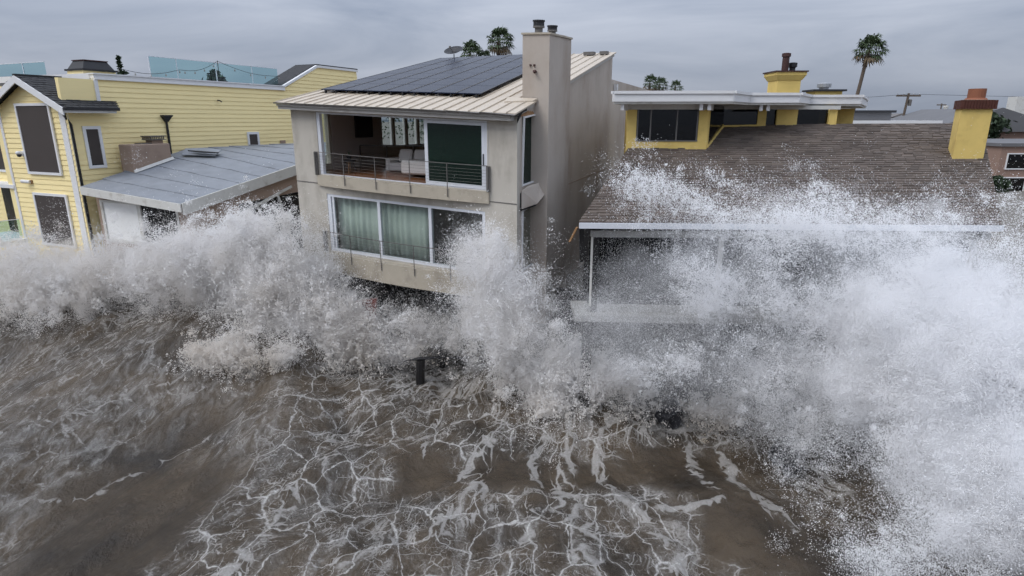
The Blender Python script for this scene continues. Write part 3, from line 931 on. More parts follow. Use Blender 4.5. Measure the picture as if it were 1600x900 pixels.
# ================================================================== LOW TAN HOUSE WITH GREY ROLL ROOF
TO = (-18.6, 26.9)
th = empty("tan_bungalow", (TO[0], TO[1], 0), -R_(AZ))
tag(th, "low tan stucco house with a grey roll roof beside the yellow wall", "house")
RX0, RX1 = .34, 6.32
def troof(x, y):
    zl = min(8.1, 6.7 + .255 * (y + .5))
    zr = 6.28 + .167 * (y + .5)
    t = (x - RX0) / (RX1 - RX0)
    return zl + (zr - zl) * t
ys = [-.5, .45, 1.5, 2.6, 3.75, 4.95, 6.2, 7.5, 8.9, 10.4, 12.0]
roofp = None
for i in range(len(ys) - 1):
    mb, n = MB(), 10
    vs = []
    for k in range(n + 1):
        x = RX0 + (RX1 - RX0) * k / n
        wob = .02 * math.sin(k * 1.7 + i * 2.1)
        y0 = ys[i] + wob if i else ys[i]
        y1 = ys[i + 1] + .02 * math.sin(k * 1.7 + (i + 1) * 2.1) + .06
        lift = .012 + .012 * math.sin(k * 2.3 + i)
        vs += [(x, y0, troof(x, y0) + .03 + lift), (x, y1, troof(x, y1) + .012), (x, y0, troof(x, y0) - .01), (x, y1, troof(x, y1) - .02)]
    fs = []
    for k in range(n):
        a, b = 4 * k, 4 * k + 4
        fs += [(a, b, b + 1, a + 1), (a + 2, a + 3, b + 3, b + 2), (a, a + 2, b + 2, b), (a + 1, b + 1, b + 3, a + 3)]
    fs += [(0, 1, 3, 2), (4 * n, 4 * n + 2, 4 * n + 3, 4 * n + 1)]
    mb.add(vs, fs)
    mb.build("roofing_strip", M["rollroof"], th)
# fascia boards
fa = MB()
n = 6
for k in range(n):
    xa, xb = RX0 - .02 + (RX1 - RX0 + .02) * k / n, RX0 - .02 + (RX1 - RX0 + .02) * (k + 1) / n
    fa.hexa([(xa, -.56, troof(xa, -.5) - .30), (xb, -.56, troof(xb, -.5) - .30), (xb, -.505, troof(xb, -.5) - .30), (xa, -.505, troof(xa, -.5) - .30)],
            [(xa, -.56, troof(xa, -.5) + .03), (xb, -.56, troof(xb, -.5) + .03), (xb, -.505, troof(xb, -.5) + .03), (xa, -.505, troof(xa, -.5) + .03)])
fa.build("fascia_board", M["offwhite"], th)
fa = MB()
for k in range(8):
    ya, yb = -.48 + 1.5 * k, -.48 + 1.5 * (k + 1)
    d = .42
    fa.hexa([(RX1 + .003, ya, troof(RX1, ya) - d), (RX1 + .06, ya, troof(RX1, ya) - d), (RX1 + .06, yb, troof(RX1, yb) - d), (RX1 + .003, yb, troof(RX1, yb) - d)],
            [(RX1 + .003, ya, troof(RX1, ya) + .05), (RX1 + .06, ya, troof(RX1, ya) + .05), (RX1 + .06, yb, troof(RX1, yb) + .05), (RX1 + .003, yb, troof(RX1, yb) + .05)])
fa.build("rake_board", M["offwhite"], th)
# walls and windows
w = MB()
w.box(.4, .62, 0, .18, 2.5, 6.45); w.box(.62, 5.45, 0, .18, 6.14, 6.42); w.box(5.45, 6.2, 0, .18, 2.5, 6.2); w.box(.62, 5.45, 0, .18, 2.5, 4.3)
w.build("front_wall", M["tan"], th)
fr = MB()
fr.box(.62, .76, -.03, .12, 4.3, 6.14); fr.box(5.32, 5.45, -.03, .12, 4.3, 6.14); fr.box(2.98, 3.2, -.03, .12, 4.3, 6.14)
fr.box(.76, 2.98, -.03, .12, 6.04, 6.14); fr.box(3.2, 5.32, -.03, .12, 6.04, 6.14); fr.box(.76, 2.98, -.03, .12, 4.3, 4.42); fr.box(3.2, 5.32, -.03, .12, 4.3, 4.42)
fr.build("window_frame", M["offwhite"], th)
MB().box(.76, 2.98, .03, .05, 4.42, 6.04).build("frosted_pane", M["blind"], th)
MB().box(3.2, 5.32, .03, .04, 4.42, 6.04).build("pane", M["glass_dark"], th)
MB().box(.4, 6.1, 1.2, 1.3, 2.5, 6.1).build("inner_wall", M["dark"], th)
sd = MB()
sd.hexa([(6.02, .18, 2.5), (6.2, .18, 2.5), (6.2, 2.4, 2.5), (6.02, 2.4, 2.5)], [(6.02, .18, 6.2), (6.2, .18, 6.2), (6.2, 2.4, 6.6), (6.02, 2.4, 6.6)])
sd.hexa([(6.02, 2.4, 5.95), (6.2, 2.4, 5.95), (6.2, 11.5, 6.3), (6.02, 11.5, 6.3)], [(6.02, 2.4, 6.6), (6.2, 2.4, 6.6), (6.2, 11.5, 8.1), (6.02, 11.5, 8.1)])
sd.box(6.02, 6.2, 9.5, 11.5, 2.5, 6.25)
sd.build("side_wall", M["tan"], th)
# glazed lean-to on the side, frames knocked out of square
gl = MB()
gl.bar((6.24, 2.4, 5.5), (6.24, 5.6, 6.4), .10); gl.bar((6.24, 2.4, 5.45), (6.24, 2.7, 3.4), .09); gl.bar((6.24, 3.4, 5.75), (6.24, 4.1, 3.4), .07)
gl.bar((6.24, 4.7, 6.1), (6.24, 5.4, 3.4), .07); gl.bar((6.24, .9, 5.2), (6.24, 2.4, 5.3), .08); gl.bar((6.24, .9, 5.2), (6.24, .95, 3.4), .08)
gl.build("window_frame", M["offwhite"], th)
MB().box(6.1, 6.12, 2.4, 9.5, 2.5, 5.95).build("pane", M["glass_dark"], th)
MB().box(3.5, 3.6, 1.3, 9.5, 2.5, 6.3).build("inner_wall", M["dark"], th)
# boxy stucco chimney with vents
cb = MB().box(.15, 1.0, 1.55, 3.5, 6.8, 8.42).build("chimney", M["tan"], th, bevel=.03)
MB().box(.35, .8, 2.2, 2.75, 8.42, 8.46).build("flue_lid", M["mesh_vent"], cb)
MB().box(.38, .82, 2.75, 3.3, 8.42, 8.58).build("vent_base", M["tan"], cb)
vt = MB().box(.28, .92, 2.62, 3.42, 8.58, 8.61)
for k in range(8):
    vt.box(.30 + k * .075, .34 + k * .075, 2.64, 2.66, 8.61, 8.74); vt.box(.86, .9, 2.66 + k * .09, 2.70 + k * .09, 8.61, 8.74)
vt.box(.26, .94, 2.60, 3.44, 8.74, 8.78)
vt.build("vent_cage", M["mesh_vent"], cb)
MB().hexa([(1.01, 1.5, troof(1.01, 1.5) + .06), (1.12, 1.5, troof(1.12, 1.5) + .06), (1.12, 3.55, troof(1.12, 3.55) + .06), (1.01, 3.55, troof(1.01, 3.55) + .06)],
          [(1.01, 1.5, troof(1.01, 1.5) + .16), (1.03, 1.5, troof(1.03, 1.5) + .16), (1.03, 3.55, troof(1.03, 3.55) + .16), (1.01, 3.55, troof(1.01, 3.55) + .16)]).build("flashing", M["offwhite"], cb)
# torn lifted roofing near the wall
tm = MB()
tm.add([(1.2, 3.9, 7.85), (2.6, 4.6, 7.80), (2.4, 5.2, 8.06), (1.5, 5.0, 8.14), (.9, 4.4, 8.12)], [(0, 1, 2, 3, 4)])
to_ = tm.build("torn_roofing_flap", M["rollroof"], th)
to_.modifiers.new("sheet", 'SOLIDIFY').thickness = .03
MB().prism([(1.35, 4.15, 8.03), (2.0, 4.2, 7.98), (2.7, 4.62, 7.93), (2.7, 4.75, 7.93), (1.9, 4.42, 8.0)], (0, 0, .05)).build("tear", M["dark"], th)

# ================================================================== BROWN-SHINGLE HOUSE WITH YELLOW DORMERS
bh = empty("shingle_house", (7.5, 20.0, 0), 0, True)
tag(bh, "brown-shingled beach house with yellow dormers under a white flat roof", "house")
RA, RB, RC, RD = np.array([2., 18., 6.55]), np.array([13.9, 17.1, 6.62]), np.array([19.3, 25.9, 9.34]), np.array([5.4, 25.75, 9.30])
def rp(s, t, h=0.0):
    p = (RA * (1 - s) + RB * s) * (1 - t) + (RD * (1 - s) + RC * s) * t
    return (p[0], p[1], p[2] + h)
deck = MB()
for i in range(10):
    deck.hexa([rp(i / 10, 0, -.16), rp((i + 1) / 10, 0, -.16), rp((i + 1) / 10, 1, -.16), rp(i / 10, 1, -.16)],
              [rp(i / 10, 0), rp((i + 1) / 10, 0), rp((i + 1) / 10, 1), rp(i / 10, 1)])
rfo = deck.build("roof", M["shing_brown"], bh)
sh = MB()
rows, cols = 44, 38
for i in range(rows):
    t0, t1 = i / rows - .001, (i + 1) / rows + .006
    s = -.02 + random.random() * .02
    while s < 1:
        w_ = random.uniform(.65, 1.3) / cols
        s0, s1 = max(0, s), min(1, s + w_ - .0012)
        lift = random.uniform(.028, .060)
        if s1 > s0:
            sh.hexa([rp(s0, t0, .002), rp(s1, t0, .002), rp(s1, t1, .002), rp(s0, t1, .002)],
                    [rp(s0, t0, lift), rp(s1, t0, lift), rp(s1, t1, .006), rp(s0, t1, .006)])
        s += w_
so_ = sh.build("shingles", M["shing_brown"], rfo)
so_["kind"] = "stuff"
MB().hexa([rp(0, 1, -.1), rp(1, 1, -.1), (19.6, 32, 7.0), (9.5, 32, 7.0)], [rp(0, 1, 0.02), rp(1, 1, .02), (19.6, 32, 7.1), (9.5, 32, 7.1)]).build("rear_roof", M["shing_brown"], bh)
# eave gutter, beam, walls, deck
def along(mb, h0, h1, yo0, yo1, s0=0., s1=1., n=6):
    for i in range(n):
        a, b = s0 + (s1 - s0) * i / n, s0 + (s1 - s0) * (i + 1) / n
        pa, pb = RA * (1 - a) + RB * a, RA * (1 - b) + RB * b
        mb.hexa([(pa[0], pa[1] + yo0, pa[2] + h0), (pb[0], pb[1] + yo0, pb[2] + h0), (pb[0], pb[1] + yo1, pb[2] + h0), (pa[0], pa[1] + yo1, pa[2] + h0)],
                [(pa[0], pa[1] + yo0, pa[2] + h1), (pb[0], pb[1] + yo0, pb[2] + h1), (pb[0], pb[1] + yo1, pb[2] + h1), (pa[0], pa[1] + yo1, pa[2] + h1)])
    return mb
along(MB(), -.17, -.01, -.10, -.005).build("gutter", M["alu"], bh)
along(MB(), -.50, -.30, .30, .50, .035, 1.0).build("header_beam", M["slab"], bh)
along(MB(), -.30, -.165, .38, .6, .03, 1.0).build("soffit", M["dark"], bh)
along(MB(), -2.75, -.5, .75, .8, .035, .98).build("glazing", M["glass_dark"], bh)
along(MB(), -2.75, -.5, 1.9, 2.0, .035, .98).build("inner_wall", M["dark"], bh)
for s in (.037, .36, .97):
    along(MB(), -2.75, -.5, .45, .52, s, s + (.005 if s < .1 else .012), 1).build("post", M["offwhite"], bh)
along(MB(), -3.20, -3.0, .25, 1.9, .0, 1.0).build("deck_slab", M["slab"], bh)
along(MB(), -3.0, -2.75, .7, .85, .03, .98).build("sill_wall", M["slab"], bh)
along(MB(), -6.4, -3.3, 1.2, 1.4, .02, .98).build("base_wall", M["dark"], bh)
for s in (.02, .34, .66, .96):
    along(MB(), -9.0, -3.28, .2, .45, s, s + .025, 1).build("pile", M["pile"], bh)
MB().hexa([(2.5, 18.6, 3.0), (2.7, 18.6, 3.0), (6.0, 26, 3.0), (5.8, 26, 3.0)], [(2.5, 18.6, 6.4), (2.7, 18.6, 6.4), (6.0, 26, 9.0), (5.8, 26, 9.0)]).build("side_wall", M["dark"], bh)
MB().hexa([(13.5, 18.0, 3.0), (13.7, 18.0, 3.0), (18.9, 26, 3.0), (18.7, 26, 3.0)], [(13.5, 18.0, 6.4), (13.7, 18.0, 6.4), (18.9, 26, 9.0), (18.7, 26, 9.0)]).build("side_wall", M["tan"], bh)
# splintered timber at the near eave corner
MB().bar((1.95, 18.0, 6.40), (1.75, 18.1, 5.95), .12, .05).build("broken_rafter", M["wood"], bh)
MB().bar((2.1, 18.1, 6.35), (2.15, 18.2, 5.3), .16, .08).build("broken_rafter", M["pile"], bh)
# --- dormer 1
ZT = 10.02
def wall_seg(parent, a, b, z0, z1, m, th_=.12, name="wall"):
    a, b = Vector((a[0], a[1], 0)), Vector((b[0], b[1], 0))
    n_ = Vector((-(b - a).y, (b - a).x, 0)).normalized() * th_
    z0a, z0b = z0 if isinstance(z0, tuple) else (z0, z0)
    mb = MB().hexa([(a.x, a.y, z0a), (b.x, b.y, z0b), (b.x + n_.x, b.y + n_.y, z0b), (a.x + n_.x, a.y + n_.y, z0a)],
                   [(a.x, a.y, z1), (b.x, b.y, z1), (b.x + n_.x, b.y + n_.y, z1), (a.x + n_.x, a.y + n_.y, z1)])
    return mb.build(name, m, parent)
DA, DB, DC, DE = (4.27, 23.38), (7.23, 23.2), (8.52, 25.45), (10.3, 25.55)
wall_seg(bh, DA, (4.62, 23.36), 8.2, ZT, M["ystucco"], name="dormer_post")
wall_seg(bh, (6.88, 23.22), DB, 8.2, ZT, M["ystucco"], name="dormer_post")
wall_seg(bh, (4.62, 23.36), (6.88, 23.22), 8.2, 8.72, M["ystucco"], name="dormer_sill_wall")
wn_ = wall_seg(bh, (4.62, 23.40), (6.88, 23.26), 8.76, 9.98, M["glass_dark"], .01, "dormer_window")
for q in (0, .22, .66, 1):
    x = 4.66 + (6.84 - 4.66) * q
    MB().box(x - .025, x + .025, 23.37 - .06 * q * 2.26, 23.43 - .06 * q * 2.26, 8.74, ZT).build("mullion", M["steel"], wn_)
MB().hexa([(4.62, 23.33, 8.72), (6.88, 23.19, 8.72), (6.88, 23.33, 8.72), (4.62, 23.47, 8.72)], [(4.62, 23.33, 8.76), (6.88, 23.19, 8.76), (6.88, 23.33, 8.76), (4.62, 23.47, 8.76)]).build("window_sill", M["steel"], wn_)
wall_seg(bh, DB, (7.36, 23.43), (8.2, 8.3), ZT, M["ystucco"], name="dormer_post")
wall_seg(bh, (7.36, 23.43), DC, (8.5, 9.22), ZT, M["glass_dark"], .03, "dormer_side_window")
MB().bar((7.26, 23.25, 8.48), (8.53, 25.42, 9.27), .05, .12).build("dormer_side_trim", M["ystucco"], bh)
# --- second and third bays
wall_seg(bh, DC, (9.95, 25.53), 9.2, ZT, M["glass_dark"], .03, "dormer_window")
MB().bar((8.5, 25.42, 9.25), (9.98, 25.5, 9.28), .06, .07).build("window_sill", M["ystucco"], bh)
wall_seg(bh, (9.92, 25.50), (10.28, 25.52), 9.1, ZT, M["ystucco"], name="dormer_post")
wall_seg(bh, (10.28, 25.62), (10.74, 25.7), 9.1, ZT, M["glass_dark"], .03, "dormer_window")
wall_seg(bh, (10.74, 25.62), (11.6, 25.66), 9.1, ZT, M["ystucco"], name="dormer_pier")
wall_seg(bh, (11.6, 25.75), (12.92, 25.85), 9.1, ZT, M["glass_dark"], .03, "dormer_window")
wall_seg(bh, (12.92, 25.72), (13.25, 25.74), 9.1, ZT, M["ystucco"], name="dormer_post")
wall_seg(bh, (13.25, 25.78), (14.6, 28.2), 9.1, ZT, M["glass_dark"], .03, "dormer_side_window")
wall_seg(bh, (5.5, 30.5), (16.5, 30.5), 7.0, ZT, M["ystucco"], name="rear_wall")
wall_seg(bh, (7.0, 30.4), (4.3, 23.5), 8.3, ZT, M["ystucco"], name="dormer_side_wall")
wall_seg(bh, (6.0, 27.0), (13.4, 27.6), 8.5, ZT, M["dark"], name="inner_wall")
# --- white flat roof, staggered in plan
plan = [(3.62, 22.62), (7.75, 22.32), (8.95, 24.05), (10.85, 24.05), (12.15, 26.0), (14.25, 26.0), (17.4, 31.2), (6.6, 31.2)]
MB().prism([(x, y, ZT + .02) for x, y in plan], (0, 0, .12)).build("flat_roof_soffit", M["offwhite"], bh)
def edge_band(inset, z0, z1, name, m):
    c = np.mean(np.array(plan), 0)
    mb = MB()
    n = len(plan)
    for i in range(n):
        a, b = np.array(plan[i]), np.array(plan[(i + 1) % n])
        d = (b - a) / np.linalg.norm(b - a)
        nn = np.array([d[1], -d[0]])
        a2, b2 = a + nn * inset - d * .0, b + nn * inset
        mb.hexa([(a2[0], a2[1], z0), (b2[0], b2[1], z0), (b2[0] - nn[0] * .08, b2[1] - nn[1] * .08, z0), (a2[0] - nn[0] * .08, a2[1] - nn[1] * .08, z0)],
                [(a2[0], a2[1], z1), (b2[0], b2[1], z1), (b2[0] - nn[0] * .08, b2[1] - nn[1] * .08, z1), (a2[0] - nn[0] * .08, a2[1] - nn[1] * .08, z1)])
    return mb.build(name, m, bh)
edge_band(.06, ZT + .10, ZT + .36, "fascia", M["white"])
edge_band(.11, ZT + .361, ZT + .46, "drip_edge", M["white"])
MB().prism([(x, y, ZT + .38) for x, y in plan], (0, 0, .03)).build("flat_roof", M["roofgrey"], bh)
for (x, y) in ((3.95, 22.72), (6.72, 22.55), (7.0, 22.53), (9.5, 24.2), (9.78, 24.22), (12.75, 26.15), (13.02, 26.15)):
    MB().bar((x, y - .02, ZT - .06), (x + .45, y + 1.1, ZT - .06), .12, .26).build("rafter_tail", M["white"], bh)
# frieze between rafters
wall_seg(bh, (4.2, 23.30), (7.2, 23.12), ZT - .16, ZT + .02, M["offwhite"], .05, "frieze")
wall_seg(bh, (8.5, 25.38), (13.3, 25.64), ZT - .12, ZT + .02, M["offwhite"], .05, "frieze")
# --- yellow chimney with two flues
c1 = MB().box(11.15, 12.12, 26.9, 27.9, ZT + .3, 11.1).build("chimney", M["ystucco"], bh)
MB().hexa([(11.12, 26.87, 11.1), (12.15, 26.87, 11.1), (12.15, 27.93, 11.1), (11.12, 27.93, 11.1)], [(11.0, 26.75, 11.3), (12.27, 26.75, 11.3), (12.27, 28.05, 11.3), (11.0, 28.05, 11.3)]).build("corbel", M["ystucco"], c1)
MB().box(11.0, 12.27, 26.75, 28.05, 11.3, 11.42).build("corbel", M["ystucco"], c1)
MB().box(10.95, 12.32, 26.7, 28.1, 11.42, 11.47).build("chimney_cap", M["rustpipe"], c1)
MB().lathe([(.14, 11.47), (.14, 12.05), (.18, 12.05), (.18, 12.18), (.10, 12.2)], 12, (11.52, 27.2)).build("flue", M["rustpipe"], c1)
MB().lathe([(.12, 11.47), (.12, 11.62), (.18, 11.66), (.18, 11.82), (.1, 11.84)], 12, (11.92, 27.4)).build("flue", M["black"], c1)
c2 = MB().box(13.5, 14.7, 28.4, 29.3, ZT + .3, 10.72).build("chimney", M["ystucco"], bh)
MB().box(13.36, 14.84, 28.28, 29.42, 10.72, 10.80).build("chimney_cap", M["black"], c2)
MB().lathe([(.20, 10.80), (.20, 10.9), (.29, 10.9), (.29, 11.06), (.25, 11.09)], 14, (14.05, 28.8)).build("flue", M["galv"], c2)
# --- big chimney on the seaward slope
c3 = MB().hexa([(15.65, 22.06, 7.4), (16.75, 22.06, 7.4), (17.2, 23.0, 7.4), (16.1, 23.0, 7.4)], [(15.65, 22.06, 9.86), (16.75, 22.06, 9.86), (17.2, 23.0, 9.86), (16.1, 23.0, 9.86)]).build("chimney", M["ystucco"], bh)
k = 0
for (a, b, n) in (((15.58, 21.98), (16.82, 21.98), 12), ((16.82, 21.98), (17.29, 23.06), 10), ((15.58, 21.98), (16.05, 23.06), 10)):
    for i in range(n):
        t0, t1 = i / n + .006, (i + 1) / n - .006
        p0 = (a[0] + (b[0] - a[0]) * t0, a[1] + (b[1] - a[1]) * t0); p1 = (a[0] + (b[0] - a[0]) * t1, a[1] + (b[1] - a[1]) * t1)
        off = (.0, .1) if n == 12 else ((-.1, 0) if a[0] > 16 else (.1, 0))
        j = random.uniform(-.006, .006)
        MB().hexa([(p0[0], p0[1] + j, 9.86), (p1[0], p1[1] + j, 9.86), (p1[0] + off[0], p1[1] + off[1], 9.86), (p0[0] + off[0], p0[1] + off[1], 9.86)],
                  [(p0[0], p0[1] + j, 10.16), (p1[0], p1[1] + j, 10.16), (p1[0] + off[0], p1[1] + off[1], 10.16), (p0[0] + off[0], p0[1] + off[1], 10.16)]).build("brick", M["brickcap"], c3)
MB().hexa([(15.66, 22.06, 9.87), (16.74, 22.06, 9.87), (17.18, 23.0, 9.87), (16.12, 23.0, 9.87)], [(15.66, 22.06, 10.17), (16.74, 22.06, 10.17), (17.18, 23.0, 10.17), (16.12, 23.0, 10.17)]).build("mortar_bed", M["band"], c3)
MB().lathe([(.36, 10.17), (.30, 10.24), (.27, 10.24), (.27, 10.55), (.23, 10.55), (.23, 10.3)], 18, (16.4, 22.5)).build("chimney_pot", M["terracotta"], c3)
MB().hexa([(15.5, 21.9, 7.82), (16.85, 21.9, 7.84), (17.3, 23.05, 8.2), (16.0, 23.05, 8.18)], [(15.5, 21.9, 7.90), (16.85, 21.9, 7.92), (17.3, 23.05, 8.28), (16.0, 23.05, 8.26)]).build("chimney_flashing", M["black"], c3)

# ================================================================== BEYOND THE HOUSES
def palm(label, x, y, z_top, r, lean=(0, 0), n=46, skirt=True, group="fan palms behind the houses"):
    e = tag(empty("palm_tree", (x - lean[0], y - lean[1], LAND_Z)), label, "palm tree", group)
    H = z_top - LAND_Z
    pts = [(0, 0, 0), (lean[0] * .35, lean[1] * .35, H * .4), (lean[0] * .75, lean[1] * .75, H * .75), (lean[0], lean[1], H)]
    MB().tube(pts, [.34 * r / 2, .24 * r / 2, .19 * r / 2, .2 * r / 2], 8).build("trunk", M["trunk"], e)
    top = Vector((lean[0], lean[1], H))
    cr_, sk = MB(), MB()
    for k in range(n):
        az = k * 2.39996 + random.uniform(-.2, .2)
        el = R_(78 - 125 * (k / n) + random.uniform(-9, 9))
        d = Vector((math.cos(az) * math.cos(el), math.sin(az) * math.cos(el), math.sin(el)))
        L = r * random.uniform(.42, .62)
        hub = top + d * L + Vector((0.10 * r, 0, -.08 * r * (1 - math.sin(el))))
        side = d.cross(Vector((0, 0, 1))).normalized()
        upv = side.cross(d)
        dest = sk if (k / n > .82 and skirt) else cr_
        dest.add([top + side * .02 * r, top - side * .02 * r, hub], [(0, 1, 2)])
        m = 11
        for q in range(m):
            a = R_(-105 + 210 * q / (m - 1)) + random.uniform(-.06, .06)
            fl = r * random.uniform(.34, .52)
            fd = (d * math.cos(a) + side * math.sin(a)).normalized()
            mid = hub + fd * fl * .6 + upv * .03 * r
            tip = hub + fd * fl + Vector((.04 * r, 0, -.20 * r * random.random() - .08 * r))
            wv = fd.cross(upv).normalized() * (.040 * r)
            dest.add([hub, mid + wv, tip, mid - wv], [(0, 1, 2, 3)])
    cr_.build("crown", M["frond"], e)
    if skirt:
        sk.build("dead_fronds", M["skirt"], e)
palm("tall palm with a ragged round crown left of the stucco chimney", -1.9, 90, 19.9, 2.35)
palm("shorter palm just right of the satellite dish", -5.6, 86, 17.9, 2.1, n=40)
palm("small low palm between the dish palm and the tall palm", -3.9, 88, 17.4, 1.5, n=30)
palm("tall leaning palm standing alone over the white flat roof", 41.2, 75, 17.3, 2.1, (1.6, 0))
palm("low palm nearest the stucco house behind the white roof", 17.2, 80, 13.9, 1.3, n=30)
palm("low palm in the middle of three behind the white roof", 18.9, 82, 13.8, 1.25, n=30)
palm("low palm at the right end of three behind the white roof", 20.4, 80, 13.4, 1.1, n=30)

def leafy(name, label, x, y, z0, z1, rx, ry, n, conical=False, cat="tree", ls=.28, group=None):
    e = tag(empty(name, (x, y, LAND_Z)), label, cat, group)
    MB().tube([(0, 0, 0), (0, 0, (z0 - LAND_Z) + (z1 - z0) * .5)], [.18, .09], 7).build("trunk", M["trunk"], e)
    mb = MB()
    cl = [(random.gauss(0, .45), random.gauss(0, .45), random.random()) for _ in range(16)]
    for k in range(n):
        c = cl[k % 16]
        h = min(1, max(0, c[2] + random.gauss(0, .16)))
        tp = (1 - h) if conical else math.sqrt(max(.05, 1 - (2 * h - .9) ** 2 * .85))
        px_ = (c[0] * .6 + random.gauss(0, .28)) * rx * tp
        py_ = (c[1] * .6 + random.gauss(0, .28)) * ry * tp
        p = Vector((px_, py_, z0 - LAND_Z + h * (z1 - z0)))
        a = Vector((random.gauss(0, 1), random.gauss(0, 1), random.gauss(0, 1))).normalized() * ls
        b = a.cross(Vector((random.gauss(0, 1), random.gauss(0, 1), random.gauss(0, 1)))).normalized() * ls * .5
        mb.add([p - a, p + b, p + a, p - b], [(0, 1, 2, 3)])
    mb.build("crown", M["leaf"], e)
leafy("cypress_tree", "dark pointed cypress top behind the yellow house's roof deck", -30.4, 50, 9.5, 14.1, 1.1, 1.1, 900, True)
leafy("cypress_tree", "dim rounded cypress seen through the teal glass balustrade", -24.0, 52, 9.5, 13.2, 1.2, 1.2, 800)
leafy("leafy_tree", "dark leafy tree right of the big yellow chimney", 56.5, 75, 7.0, 10.2, 2.6, 2.6, 1800, ls=.34)
leafy("leafy_tree", "low dark bush at the pink apartment block's corner", 45.0, 57, 2.6, 4.4, 1.3, 1.0, 700, ls=.22)

# neighbours behind
def block(name, label, x0, x1, y0, y1, z1, wall, roofm=None, par=.25, cat="building"):
    e = tag(empty(name, ((x0 + x1) / 2, y0, LAND_Z), 0, True), label, cat)
    MB().box(x0, x1, y0, y1, LAND_Z, z1 - par).build("wall", wall, e)
    MB().box(x0 - .2, x1 + .2, y0 - .2, y1 + .2, z1 - par, z1).build("roof", roofm or M["white"], e)
    return e
e = block("flat_roof_building", "low building with a long white roof edge behind the shingle ridge", 20.6, 27.0, 40, 52, 9.45, M["offwhite"])
MB().box(22.2, 25.2, 42, 44, 9.45, 9.95).build("roof_unit", M["roofgrey"], e)
MB().box(22.0, 25.4, 41.8, 44.2, 9.95, 10.1).build("roof_unit_lid", M["black"], e)
e = block("apartment_block", "salmon brick apartment block at the far right with white-framed windows", 45.6, 62, 58, 72, 7.4, M["pink"], M["roofgrey"], .3)
for i in range(3):
    for j, zz in enumerate((5.1, 2.9)):
        x = 46.3 + i * 3.4
        w = MB().box(x, x + 2.0, 57.93, 57.96, zz, zz + 1.3).build("window", M["glass_dark"], e)
        f = MB()
        f.box(x - .1, x, 57.9, 58, zz - .1, zz + 1.4); f.box(x + 2.0, x + 2.1, 57.9, 58, zz - .1, zz + 1.4); f.box(x, x + 2, 57.9, 58, zz + 1.3, zz + 1.4); f.box(x, x + 2, 57.9, 58, zz - .1, zz)
        f.build("window_frame", M["white"], w)
e = tag(empty("gable_house", (58, 76, LAND_Z), 0, True), "tan gabled house with a grey roof behind the apartment block", "house")
MB().box(51, 66, 76, 90, 3, 8.6).build("wall", M["pink"], e)
MB().prism([(50, 75.5, 8.4), (58.5, 75.5, 10.9), (67, 75.5, 8.4), (67, 75.5, 8.1), (50, 75.5, 8.1)], (0, 15, 0)).build("roof", M["roofgrey"], e)
MB().box(63.5, 65, 80, 81.5, 9, 12.3).build("chimney", M["offwhite"], e)
far_b = [(26, 31, 95, 9.0), (33, 41, 120, 9.6), (48, 58, 140, 10.0), (66, 80, 160, 10.4), (70, 78, 110, 9.3), (88, 104, 180, 11.0), (40, 47, 170, 10.3), (20, 29, 150, 10.0), (100, 112, 130, 9.5)]
far_l = ["pale far building just right of the white flat roof", "low far building under the tall leaning palm", "far building left of the utility pole", "wide far building right of the utility pole",
         "far low building left of the big yellow chimney", "broad far building beyond the leafy tree", "narrow far building behind the utility pole", "far building beside the rooftop chimneys", "far building beyond the gabled house"]
for k, ((x0, x1, y0, z1), lab) in enumerate(zip(far_b, far_l)):
    e = block("distant_building", lab, x0, x1, y0, y0 + 14, z1, (M["offwhite"], M["pink"], M["tan"])[k % 3], (M["roofgrey"], M["shing_dark"], M["offwhite"])[k % 3])
    for q in range(4):
        xx = x0 + (x1 - x0) * (q + .3) / 4
        MB().box(xx, xx + (x1 - x0) * .1, y0 - .05, y0 - .01, z1 - 2.4, z1 - 1.1).build("window", M["glass_dark"], e)
# tree line far off
mb = MB()
clumps = []
for k in range(260):
    y = random.uniform(200, 420)
    clumps.append((random.uniform(-60, 430) , y, random.uniform(6.0, 9.5) + (y - 200) * .008, random.uniform(4, 9)))
for k in range(22000):
    cx, cyy, ch, cw = clumps[k % 260]
    a1, b1, c1 = random.gauss(0, .5), random.gauss(0, .5), random.random()
    wdt = cw * math.sqrt(max(.05, 1 - c1 * c1))
    p = Vector((cx + a1 * wdt, cyy + b1 * wdt, LAND_Z + c1 * ch))
    s = random.uniform(.3, .6)
    a = Vector((random.gauss(0, 1), random.gauss(0, .6), random.gauss(0, 1))).normalized() * s
    b = Vector((-a.z, .2 * s, a.x)) * .7
    mb.add([p - a, p + b, p + a, p - b], [(0, 1, 2, 3)])
tag(mb.build("treeline", M["leaf"]), "dark far-off tree line along the horizon", "treeline", kind="stuff")
mb = MB()
for k in range(260):
    y = random.uniform(130, 420)
    x = random.uniform(-20, 460) * (.45 + y / 500)
    w_, d_, hgt = random.uniform(3, 9), random.uniform(4, 9), random.uniform(3.5, 6.2) + y * .006
    mb.box(x, x + w_, y, y + d_, LAND_Z, LAND_Z + hgt)
    if random.random() < .6:
        mb.prism([(x - .3, y - .3, LAND_Z + hgt + .02), (x + w_ + .3, y - .3, LAND_Z + hgt + .02), (x + w_ / 2, y - .3, LAND_Z + hgt + random.uniform(.8, 1.8))], (0, d_ + .6, 0))
    if random.random() < .5:
        mb.box(x + w_ * .3, x + w_ * .3 + .25, y - .4, y - .15, LAND_Z, LAND_Z + hgt + random.uniform(1.5, 4))
tag(mb.build("distant_rooftops", M["town"]), "far-off clutter of rooftops and masts along the horizon", "rooftops", kind="stuff")
